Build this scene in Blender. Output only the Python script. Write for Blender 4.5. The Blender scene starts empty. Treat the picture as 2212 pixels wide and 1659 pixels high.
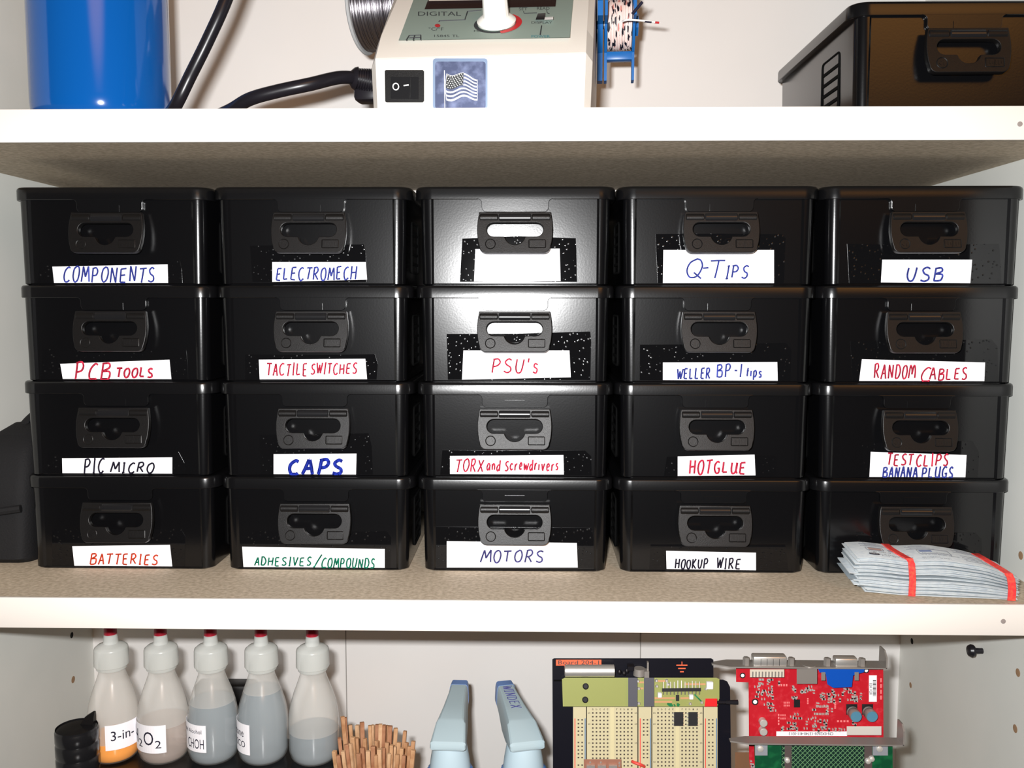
import bpy, bmesh, math, random
from mathutils import Vector, Matrix
random.seed(7)
S = bpy.context.scene
COL = S.collection
V = Vector
R = math.radians

# ------------------------------------------------------------------ camera, world, flash, exposure
W, H = 2212, 1659
CAM = V((0.03677, -0.58838, 0.1958)); YAW, PITCH, ROLL, FPX = -0.02026, -0.08903, 0.00082, 1982.9
_fw = V((math.sin(YAW)*math.cos(PITCH), math.cos(YAW)*math.cos(PITCH), math.sin(PITCH)))
_rt = V((math.cos(YAW), -math.sin(YAW), 0)); _up = _rt.cross(_fw)
_r = _rt*math.cos(ROLL) + _up*math.sin(ROLL); _u = -_rt*math.sin(ROLL) + _up*math.cos(ROLL)
cd = bpy.data.cameras.new('camera'); cam = bpy.data.objects.new('camera', cd); COL.objects.link(cam)
cd.sensor_fit = 'HORIZONTAL'; cd.sensor_width = 36; cd.lens = 36*FPX/W; cd.clip_start = .01
cam.matrix_world = Matrix(((_r.x, _u.x, -_fw.x, CAM.x), (_r.y, _u.y, -_fw.y, CAM.y), (_r.z, _u.z, -_fw.z, CAM.z), (0, 0, 0, 1)))
S.camera = cam
S.view_settings.view_transform = 'Standard'; S.view_settings.look = 'None'
S.view_settings.exposure = 0; S.view_settings.gamma = 1; S.view_settings.use_curve_mapping = False

# dim room around the photographer: warm lamplight high up, dark low down
wd = bpy.data.worlds.new('room_light'); S.world = wd; wd.use_nodes = True
nt = wd.node_tree; nt.nodes.clear()
tc = nt.nodes.new('ShaderNodeTexCoord'); sx = nt.nodes.new('ShaderNodeSeparateXYZ'); cr = nt.nodes.new('ShaderNodeValToRGB')
bg = nt.nodes.new('ShaderNodeBackground'); ow = nt.nodes.new('ShaderNodeOutputWorld')
nt.links.new(tc.outputs['Generated'], sx.inputs[0]); nt.links.new(sx.outputs['Z'], cr.inputs[0])
nt.links.new(cr.outputs[0], bg.inputs[0]); nt.links.new(bg.outputs[0], ow.inputs[0])
cr.color_ramp.elements[0].position = 0.0; cr.color_ramp.elements[0].color = (.014, .013, .012, 1)
cr.color_ramp.elements[1].position = .6; cr.color_ramp.elements[1].color = (.05, .035, .022, 1)
# a lamp-lit warm patch of the room behind and to the right of the photographer
nz_ = nt.nodes.new('ShaderNodeVectorMath'); nz_.operation = 'NORMALIZE'; dp_ = nt.nodes.new('ShaderNodeVectorMath'); dp_.operation = 'DOT_PRODUCT'
dp_.inputs[1].default_value = V((.32, -.85, .415)).normalized()
mrw = nt.nodes.new('ShaderNodeMapRange'); mrw.interpolation_type = 'SMOOTHSTEP'; mrw.inputs['From Min'].default_value = .962; mrw.inputs['From Max'].default_value = .995
mxw = nt.nodes.new('ShaderNodeMix'); mxw.data_type = 'RGBA'; mxw.inputs['B'].default_value = (2.9, 1.25, .27, 1)
nt.links.new(tc.outputs['Generated'], nz_.inputs[0]); nt.links.new(nz_.outputs[0], dp_.inputs[0]); nt.links.new(dp_.outputs['Value'], mrw.inputs['Value'])
nt.links.new(mrw.outputs[0], mxw.inputs['Factor']); nt.links.new(cr.outputs[0], mxw.inputs['A']); nt.links.new(mxw.outputs['Result'], bg.inputs[0])
bg.inputs[1].default_value = 1.0

# the camera's own flash, just above and left of the lens
fl = bpy.data.lights.new('camera_flash', 'AREA'); fl.shape = 'RECTANGLE'; fl.size = .026; fl.size_y = .014; fl.energy = 8.2
fl.color = (1, 1, 1)
flo = bpy.data.objects.new('camera_flash', fl); COL.objects.link(flo)
flo.location = CAM + V((-.030, 0.0, .027)); flo.rotation_euler = (R(83), 0, 0)

# ------------------------------------------------------------------ helpers
def ray(x, y): return _fw + _r*((x-W/2)/FPX) + _u*((H/2-y)/FPX)
def at(x, y, Y):
    d = ray(x, y); return CAM + d*((Y-CAM.y)/d.y)
def atz(x, y, Z):
    d = ray(x, y); return CAM + d*((Z-CAM.z)/d.z)
def atx(x, y, X):
    d = ray(x, y); return CAM + d*((X-CAM.x)/d.x)
def onp(x, y, P, N):
    d = ray(x, y); return CAM + d*((P-CAM).dot(N)/d.dot(N))

def srgb(r, g, b):
    f = lambda c: c/12.92 if c <= .04045 else ((c+.055)/1.055)**2.4
    return (f(r/255), f(g/255), f(b/255), 1)

def mat(name, col, rough=.5, metal=0, spec=.5, coat=0, noise=None, bump=None, trans=0, alpha=1, ior=1.45, emis=None):
    m = bpy.data.materials.new(name); m.use_nodes = True; n = m.node_tree; b = n.nodes['Principled BSDF']
    b.inputs['Base Color'].default_value = col; b.inputs['Roughness'].default_value = rough
    b.inputs['Metallic'].default_value = metal; b.inputs['Specular IOR Level'].default_value = spec
    b.inputs['Coat Weight'].default_value = coat; b.inputs['Coat Roughness'].default_value = .08
    b.inputs['Transmission Weight'].default_value = trans; b.inputs['Alpha'].default_value = alpha; b.inputs['IOR'].default_value = ior
    if noise or bump:
        t = n.nodes.new('ShaderNodeTexCoord')
    if noise:                       # (scale, colour2, detail, lo, hi)
        sc, c2, det, lo, hi = noise
        k = n.nodes.new('ShaderNodeTexNoise'); k.inputs['Scale'].default_value = sc; k.inputs['Detail'].default_value = det
        rp = n.nodes.new('ShaderNodeValToRGB'); rp.color_ramp.elements[0].position = lo; rp.color_ramp.elements[1].position = hi
        rp.color_ramp.elements[0].color = col; rp.color_ramp.elements[1].color = c2
        n.links.new(t.outputs['Object'], k.inputs['Vector']); n.links.new(k.outputs['Fac'], rp.inputs[0]); n.links.new(rp.outputs[0], b.inputs['Base Color'])
    if bump:                        # (scale, strength, distance)
        k = n.nodes.new('ShaderNodeTexNoise'); k.inputs['Scale'].default_value = bump[0]; k.inputs['Detail'].default_value = 3
        bp = n.nodes.new('ShaderNodeBump'); bp.inputs['Strength'].default_value = bump[1]; bp.inputs['Distance'].default_value = bump[2]
        n.links.new(t.outputs['Object'], k.inputs['Vector']); n.links.new(k.outputs['Fac'], bp.inputs['Height']); n.links.new(bp.outputs[0], b.inputs['Normal'])
    return m

class MB:
    """collects shapes into one mesh"""
    def __init__(s): s.bm = bmesh.new()
    def poly(s, pts): return s.bm.faces.new([s.bm.verts.new(p) for p in pts])
    def box(s, c, size, rot=None, bev=0, seg=2):
        M = Matrix.Translation(c) @ ((rot.to_4x4() if rot else Matrix())) @ Matrix.Diagonal((*size, 1))
        g = bmesh.ops.create_cube(s.bm, size=1, matrix=M)
        if bev:
            es = {e for v in g['verts'] for e in v.link_edges}
            bmesh.ops.bevel(s.bm, geom=list(es), offset=bev, segments=seg, profile=.5, affect='EDGES')
        return s
    def loft(s, rings, cap=(True, True), close=False):
        rv = [[s.bm.verts.new(p) for p in r] for r in rings]
        n = len(rv[0])
        for a, b in zip(rv, rv[1:] + ([rv[0]] if close else [])):
            for i in range(n):
                s.bm.faces.new((a[i], a[(i+1) % n], b[(i+1) % n], b[i]))
        if not close:
            if cap[0]: s.bm.faces.new(rv[0][::-1])
            if cap[1]: s.bm.faces.new(rv[-1])
        return s
    def lathe(s, prof, c=(0, 0, 0), rot=None, n=40, cap=(True, True)):
        c = V(c); rings = []
        for r, z in prof:
            ring = []
            for i in range(n):
                p = V((r*math.cos(2*math.pi*i/n), r*math.sin(2*math.pi*i/n), z))
                ring.append(c + (rot @ p if rot else p))
            rings.append(ring)
        return s.loft(rings, cap)
    def tube(s, pts, r, n=10, closed=False, sq=1.0):
        pts = [V(p) for p in pts]; N = len(pts); rings = []; up = None
        rr = r if isinstance(r, (list, tuple)) else [r]*N
        for i, p in enumerate(pts):
            a = pts[(i-1) % N] if closed else pts[max(i-1, 0)]; b = pts[(i+1) % N] if closed else pts[min(i+1, N-1)]
            t = (b-a).normalized()
            if up is None: up = t.orthogonal().normalized()
            up = (up - t*up.dot(t)).normalized(); q = t.cross(up)
            rings.append([p + (up*math.cos(2*math.pi*k/n)*sq + q*math.sin(2*math.pi*k/n))*rr[i] for k in range(n)])
        return s.loft(rings, close=closed)
    def build(s, name, m, parent=None, loc=None, smooth=35):
        bmesh.ops.recalc_face_normals(s.bm, faces=s.bm.faces)
        me = bpy.data.meshes.new(name); s.bm.to_mesh(me); s.bm.free()
        return finish(name, me, m, parent, loc, smooth)

def finish(name, me, m, parent=None, loc=None, smooth=35):
    for k in (m if isinstance(m, (list, tuple)) else [m]): me.materials.append(k)
    if smooth:
        for p in me.polygons: p.use_smooth = True
        me.set_sharp_from_angle(angle=R(smooth))
    o = bpy.data.objects.new(name, me); COL.objects.link(o)
    if parent: o.parent = parent
    if loc is not None: o.location = loc
    return o

def tag(o, label=None, cat=None, group=None, kind=None):
    for k, v in (('label', label), ('category', cat), ('group', group), ('kind', kind)):
        if v: o[k] = v
    return o
def thing(name, label, cat, loc=(0, 0, 0), rz=0, group=None):
    o = bpy.data.objects.new(name, None); COL.objects.link(o); o.location = loc; o.rotation_euler = (0, 0, rz)
    o.empty_display_size = .02
    return tag(o, label, cat, group)
def copypart(o, parent):
    c = o.copy(); COL.objects.link(c); c.parent = parent
    for ch in list(o.children): copypart(ch, c)
    return c

def curve_mesh(splines, depth=0, extrude=0, bevel=0, d2=True):
    """splines: list of (points, cyclic) -> evaluated mesh"""
    cu = bpy.data.curves.new('tmp', 'CURVE'); cu.dimensions = '2D' if d2 else '3D'
    cu.fill_mode = 'BOTH' if d2 else 'FULL'
    cu.extrude = extrude; cu.bevel_depth = bevel if d2 else depth; cu.bevel_resolution = 1
    for pts, cyc in splines:
        sp = cu.splines.new('POLY'); sp.points.add(len(pts)-1); sp.use_cyclic_u = cyc
        for q, p in zip(sp.points, pts): q.co = (p[0], p[1], p[2] if len(p) > 2 else 0, 1)
    o = bpy.data.objects.new('tmp', cu); COL.objects.link(o)
    bpy.context.view_layer.update()
    me = bpy.data.meshes.new_from_object(o.evaluated_get(bpy.context.evaluated_depsgraph_get()))
    bpy.data.objects.remove(o); bpy.data.curves.remove(cu)
    return me

def text_mesh(body, size=1.0, extrude=0.0):
    cu = bpy.data.curves.new('tmp', 'FONT'); cu.body = body; cu.size = size; cu.extrude = extrude; cu.align_x = 'CENTER'; cu.align_y = 'CENTER'; cu.resolution_u = 3
    o = bpy.data.objects.new('tmp', cu); COL.objects.link(o); bpy.context.view_layer.update()
    me = bpy.data.meshes.new_from_object(o.evaluated_get(bpy.context.evaluated_depsgraph_get()))
    bpy.data.objects.remove(o); bpy.data.curves.remove(cu)
    return me
def fit_text(body, w, h):
    """text as list of (verts, faces) scaled into a w x h box centred on 0"""
    me = text_mesh(body); vs = [v.co.copy() for v in me.vertices]; fs = [tuple(p.vertices) for p in me.polygons]
    bpy.data.meshes.remove(me)
    x0, x1 = min(v.x for v in vs), max(v.x for v in vs); y0, y1 = min(v.y for v in vs), max(v.y for v in vs)
    vs = [V(((v.x-(x0+x1)/2)*w/(x1-x0), (v.y-(y0+y1)/2)*h/(y1-y0), 0)) for v in vs]
    return vs, fs
def add_mapped(mb, vs, fs, f):
    bv = [mb.bm.verts.new(f(v)) for v in vs]
    for q in fs:
        try: mb.bm.faces.new([bv[i] for i in q])
        except ValueError: pass

def rrect(x0, x1, y0, y1, r, n=5):
    pts = []
    for cx, cy, a in ((x1-r, y1-r, 0), (x0+r, y1-r, 90), (x0+r, y0+r, 180), (x1-r, y0+r, 270)):
        for i in range(n+1):
            t = R(a+90*i/n); pts.append((cx+r*math.cos(t), cy+r*math.sin(t)))
    return pts
def arc(cx, cy, r, a0, a1, n=12): return [(cx+r*math.cos(R(a0+(a1-a0)*i/n)), cy+r*math.sin(R(a0+(a1-a0)*i/n))) for i in range(n+1)]
def catmull(pts, k=5):
    if len(pts) < 3: return [tuple(p) for p in pts]
    P = [V(p) if len(p) == 3 else V((p[0], p[1], 0)) for p in pts]; P = [P[0]*2-P[1]] + P + [P[-1]*2-P[-2]]; out = []
    for i in range(1, len(P)-2):
        a, b, c, d = P[i-1:i+3]
        for j in range(k):
            t = j/k; out.append(.5*((2*b)+(c-a)*t+(2*a-5*b+4*c-d)*t*t+(3*b-a-3*c+d)*t**3))
    out.append(P[-2]); return out

# ------------------------------------------------------------------ materials
M = {}
M['paint'] = mat('white_back_board', srgb(227, 224, 221), .55, spec=.3, noise=(9, srgb(223, 220, 217), 2, .35, .7))
M['panel'] = mat('grey_white_side_panel', srgb(228, 229, 223), .5, spec=.4, noise=(14, srgb(222, 224, 218), 2, .35, .7))
M['edge'] = mat('white_edge_band', srgb(240, 234, 226), .45, spec=.4)
M['chip'] = mat('particle_board', srgb(176, 160, 138), .7, spec=.25, noise=(330, srgb(208, 192, 170), 8, .34, .66))
M['black'] = mat('black_gloss_plastic', (.003, .003, .0035, 1), .19, spec=.62, bump=(700, .03, .0005))
M['lid'] = mat('black_lid_plastic', (.004, .004, .0045, 1), .22, spec=.5, bump=(700, .03, .0005))
M['clasp'] = mat('textured_black_plastic', (.0055, .005, .005, 1), .37, spec=.32, bump=(2600, .25, .0004))
M['clasp2'] = mat('smooth_black_plastic', (.01, .01, .011, 1), .22, spec=.5)
M['slot'] = mat('dark_slot', (.003, .003, .003, 1), .9, spec=.1)
M['paper'] = mat('white_paper', srgb(243, 242, 246), .7, spec=.2)
for k, c in dict(blue=(66, 78, 172), red=(216, 52, 80), black=(38, 36, 52), orange=(222, 74, 44), green=(20, 120, 92), dblue=(34, 52, 165), violet=(80, 78, 140)).items():
    M['ink_'+k] = mat('ink_'+k, srgb(*c), .7, spec=.1)
# clear tape over black plastic: wet smooth film with trapped air bubbles
m = mat('clear_tape', (.004, .004, .0045, 1), .05, spec=.45); M['tape'] = m
n = m.node_tree; b = n.nodes['Principled BSDF']; t = n.nodes.new('ShaderNodeTexCoord')
vo = n.nodes.new('ShaderNodeTexVoronoi'); vo.inputs['Scale'].default_value = 300
rp = n.nodes.new('ShaderNodeValToRGB'); rp.color_ramp.elements[0].position = .10; rp.color_ramp.elements[1].position = .24
rp.color_ramp.elements[0].color = (1, 1, 1, 1); rp.color_ramp.elements[1].color = (0, 0, 0, 1)
bp = n.nodes.new('ShaderNodeBump'); bp.inputs['Strength'].default_value = .22; bp.inputs['Distance'].default_value = .0004
n.links.new(t.outputs['Object'], vo.inputs['Vector']); n.links.new(vo.outputs['Distance'], rp.inputs[0]); n.links.new(rp.outputs[0], bp.inputs['Height']); n.links.new(bp.outputs[0], b.inputs['Normal'])
mr = n.nodes.new('ShaderNodeMapRange'); mr.inputs['To Min'].default_value = .045; mr.inputs['To Max'].default_value = .4
n.links.new(rp.outputs[0], mr.inputs['Value']); n.links.new(mr.outputs[0], b.inputs['Roughness'])
M['metal'] = mat('nickel_metal', (.75, .73, .69, 1), .34, metal=.75, bump=(300, .1, .0005))
M['steel'] = mat('dull_steel', (.31, .285, .26, 1), .42, metal=.4)
M['blackrub'] = mat('black_rubber', (.010, .009, .012, 1), .32, spec=.45)
M['cream'] = mat('cream_abs', srgb(222, 215, 205), .5, spec=.35, bump=(1500, .08, .0004))
M['greypanel'] = mat('grey_green_panel', srgb(140, 155, 146), .55, spec=.3)
M['knob'] = mat('white_knob', srgb(240, 238, 230), .4, spec=.4)
M['print'] = mat('dark_print', srgb(60, 62, 64), .6, spec=.2)
M['redp'] = mat('red_print', srgb(190, 40, 45), .5)
M['bluecan'] = mat('blue_enamel', srgb(10, 84, 160), .12, spec=.5, coat=.3)
M['bluepl'] = mat('blue_spool_plastic', srgb(22, 98, 168), .35)
M['white'] = mat('white_plastic', srgb(238, 238, 236), .45)

# ------------------------------------------------------------------ the cabinet: back, sides, shelves
XL, XR, D, HS, T = -.3811, .3845, .2562, .29664, .02025
ZB, ZT = -.45, .62
def struct(name, mb, m, **k):
    o = mb.build(name, m, **k); o['kind'] = 'structure'; return o
mb = MB(); mb.box(((XL+XR)/2, D+.004, (ZB+ZT)/2), (XR-XL, .008, ZT-ZB))
wall_back = struct('wall_back', mb, M['paint'])
mb = MB(); mb.box((XL-.009, D/2-.004, (ZB+ZT)/2), (.018, D+.024, ZT-ZB)); wall_left = struct('wall_left', mb, M['panel'])
mb = MB(); mb.box((XR+.009, D/2-.004, (ZB+ZT)/2), (.018, D+.024, ZT-ZB)); wall_right = struct('wall_right', mb, M['panel'])
# seams of the back boards below the middle shelf
for px in (748, 1383):
    p = at(px, 1450, D); mb = MB(); mb.box((p.x, D-.0001, -.155), (.0009, .0004, .262)); mb.build('board_seam', mat('seam', srgb(150, 146, 142), .8), wall_back)
# wear spots and peg holes in the side panels
M['hole'] = mat('peg_hole', srgb(158, 126, 96), .9); M['holed'] = mat('dark_hole', (.01, .01, .01, 1), .9)
RX = Matrix.Rotation(R(90), 3, 'X'); RY = Matrix.Rotation(R(90), 3, 'Y')
for px, py, X, w, mm, r in ((158, 1468, XL, wall_left, 'hole', .0032), (155, 1372, XL, wall_left, 'holed', .0028), (1970, 1385, XR, wall_right, 'holed', .0028),
                           (1967, 1480, XR, wall_right, 'hole', .0026), (2199, 1453, XR, wall_right, 'hole', .003), (2193, 1574, XR, wall_right, 'hole', .003), (2205, 1200, XR, wall_right, 'hole', .003)):
    p = atx(px, py, X); s = 1 if X < 0 else -1
    mb = MB(); mb.lathe([(r, -.0002), (r, .0001), (r*.7, .0002)], p, RY if s > 0 else RY.inverted(), 14); mb.build('peg_hole', M[mm], w)

def shelf(z, label):
    t = thing('shelf', label, 'shelf', ((XL+XR)/2, 0, z))
    w = XR-XL-.0006
    mb = MB(); mb.box((0, .0015+(D-.003)/2, -T/2), (w, D-.0025, T)); mb.build('particle_board', M['chip'], t)
    mb = MB(); mb.box((0, .0002, -T/2), (w, .0024, T+.0004), bev=.0004); eb = mb.build('edge_band', M['edge'], t)
    return t, eb
sh1, eb1 = shelf(HS+T, 'upper white-edged particleboard shelf carrying the blue can and the soldering station')
sh2, eb2 = shelf(0, 'middle white-edged particleboard shelf carrying four rows of labelled black boxes')
BH = .0692; ZBOT = at(470, 1655, .070).z - .0030; Z3 = ZBOT - 2*BH
for px, py, eb, sh in ((2203, 268, eb1, sh1), (2167, 1342, eb2, sh2)):
    p = at(px, py, -.001); mb = MB(); mb.lathe([(.0016, 0), (.0016, .0003), (.0008, .0004)], p-sh.location, RX, 12); mb.build('nail_head', mat('nail', srgb(150, 140, 135), .6), eb)
mb = MB(); mb.box(((XL+XR)/2, D/2, Z3-T/2), (XR-XL-.0006, D-.002, T)); tag(mb.build('shelf', M['chip']), 'lower particleboard shelf below the picture under the bottles and circuit boards', 'shelf')
# small black shelf peg in the right panel
p = atx(2122, 1406, XR); t = thing('shelf_peg', 'small black shelf peg sticking out of the right side panel', 'peg', p)
mb = MB(); mb.lathe([(.0022, 0), (.0022, .006), (.003, .0065)], (0, 0, 0), RY.inverted(), 16); mb.build('shank', M['blackrub'], t)
mb = MB(); mb.lathe([(.002, .006), (.0046, .0068), (.005, .0085), (.004, .0105), (.002, .0112)], (0, 0, 0), RY.inverted(), 18); mb.build('head', M['blackrub'], t)

# ------------------------------------------------------------------ storage box
BW, BD, BH = .1424, .186, .0692
def box_plan(hw, y0, y1, r, z, recess=0, hp=.0577):
    pts = []; hp = min(hp, hw-r-.0018)
    # counter-clockwise from front-left panel edge
    front = [(-hp-.0016, y0), (-hp, y0+recess), (hp, y0+recess), (hp+.0016, y0)] if recess else [(-hp-.0016, y0), (-hp, y0), (hp, y0), (hp+.0016, y0)]
    pts += front
    pts += arc(hw-r, y0+r, r, -90, 0, 8) + arc(hw-r, y1-r, r, 0, 90, 5) + arc(-hw+r, y1-r, r, 90, 180, 5) + arc(-hw+r, y0+r, r, 180, 270, 8)
    return [V((x, y, z)) for x, y in pts]
def make_box():
    t = thing('storage_box', '', 'storage box')
    mb = MB(); hw = .0672; rec = .0013
    rings = []
    for z, d, rc in ((0, .0030, 0), (.0004, .0018, 0), (.0010, .0010, .0004), (.0014, .0009, rec), (.0622, 0, rec), (.0640, 0, rec)):
        rings.append(box_plan(hw-d, .0015+(.0008 if z < .001 else 0), BD-.004-d, .0068, z, rc))
    mb.loft(rings); body = mb.build('body', M['black'], t)
    for sgn in (-1, 1):
        for y0 in (.034,):
            x = sgn*(hw-.0006+.0004)
            f = lambda u, v: V((x, u, v))
            mb = MB()
            mb.tube([f(*p) for p in rrect(y0, y0+.036, .010, .047, .003, 3)], .0008, 6, closed=True)
            for k in range(4):
                mb.box((x, y0+.018, .0165+.0074*k), (.0009, .034, .0020))
            mb.build('vent', M['slot'], body)
    mb = MB(); lw = BW/2
    rr = []
    for z, d in ((.0606, .0028), (.0602, .0004), (.0606, 0), (.0672, .0), (.0684, .0004), (.0691, .0013), (.0692, .0025)):
        rr.append(box_plan(lw-d, d, BD-d, .0122-d, z, 0))
    mb.loft(rr); lid = mb.build('lid', M['lid'], t)
    # front tongue of the lid, with the little tab above the clasp
    tw = .0233
    prof = [(-tw-.003, .0606)] + arc(-tw-.003, .0576, .003, 90, 0, 4) + arc(-tw+.003, .0546, .003, 180, 270, 4) + arc(tw-.003, .0546, .003, 270, 360, 4) + arc(tw+.003, .0576, .003, 180, 90, 4) + [(tw+.003, .0606)]
    me = curve_mesh([(prof, True)], extrude=.0012, bevel=.00025)
    me.transform(Matrix.Translation((0, .0014, 0)) @ Matrix.Rotation(R(90), 4, 'X')); finish('tongue', me, M['lid'], lid)
    mb = MB(); mb.box((0, .0000, .0541), (.0142, .0010, .0048)); mb.build('tab', M['lid'], lid, smooth=0)
    # clasp
    h0, h1 = .0220, .0500
    outer = [(-.0247, h1)] + [(-.0247-.0013*math.sin(math.pi*k/8), h1-(h1-h0-.004)*k/8) for k in range(1, 8)] + arc(-.0202, h0+.0042, .0042, 180, 270, 5) + arc(.0202, h0+.0042, .0042, 270, 360, 5) + [(.0247+.0013*math.sin(math.pi*k/8), h1-(h1-h0-.004)*k/8) for k in range(7, 0, -1)] + [(.0247, h1)]
    r = .0054; hy = .0380
    hole = arc(-.0148, hy, r, 90, 270, 10) + [(-.0080, hy-r)] + arc(0, .0346, .0078, 196, 344, 14) + [(.0080, hy-r)] + arc(.0148, hy, r, -90, 90, 10)
    me = curve_mesh([(outer, True), (hole, True)], extrude=.0019, bevel=.0004)
    me.transform(Matrix.Translation((0, -.0036, 0)) @ Matrix.Rotation(R(90), 4, 'X')); TILT = Matrix.Translation((0, -.0030, .0468)) @ Matrix.Rotation(R(-10), 4, 'X') @ Matrix.Translation((0, .0030, -.0468)); me.transform(TILT); cl = finish('clasp', me, M['clasp'], t)
    RYx = RY
    for x0, x1, mm, rad, nm in ((-.0247, -.0118, 'clasp', .0034, 'hinge_sleeve'), (.0118, .0247, 'clasp', .0034, 'hinge_sleeve'), (-.0113, .0113, 'clasp2', .0036, 'hinge_bar')):
        mb = MB(); mb.lathe([(rad*.85, x0), (rad, x0+.0006), (rad, x1-.0006), (rad*.85, x1)], (0, -.0034, .0468), RYx, 20); mb.build(nm, M[mm], cl)
    mb = MB()
    mb.tube([(-.0170+.0034*math.cos(a), -.0059, .0277+.0034*math.sin(a)) for a in [2*math.pi*i/20 for i in range(20)]], .00035, 5, closed=True)
    for a in (90, 210, 330): mb.box((-.0170+.0014*math.cos(R(a)), -.0059, .0277+.0014*math.sin(R(a))), (.0018, .0006, .0006), Matrix.Rotation(R(-a+60), 3, 'Y'))
    mb.build('embossed_ring', M['clasp'], cl).data.transform(TILT)
    mb = MB(); fr = rrect(.0098, .0214, .0250, .0306, .0003, 1)
    mb.tube([(x, -.0059, z) for x, z in fr], .00035, 4, closed=True); mb.box((.0156, -.0059, .0278), (.0004, .0005, .0056))
    for k in range(6): mb.box((.0110+.0018*k, -.0059, .0278+.0004*(k % 2)), (.0007, .0004, .0034-.0008*(k % 3)))
    mb.build('embossed_plate', M['clasp'], cl).data.transform(TILT)
    return t
proto = make_box(); first = [proto]
def place_box(loc, label, group=None, rz=0):
    if first: t = first.pop()
    else:
        t = proto.copy(); COL.objects.link(t)
        for ch in list(proto.children):
            if ch.name.split('.')[0] in ('body', 'lid', 'clasp'): copypart(ch, t)
    t.location = loc; t.rotation_euler = (0, 0, rz); t['label'] = label; t['category'] = 'storage box'
    if group: t['group'] = group
    elif 'group' in t: del t['group']
    return t

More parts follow.
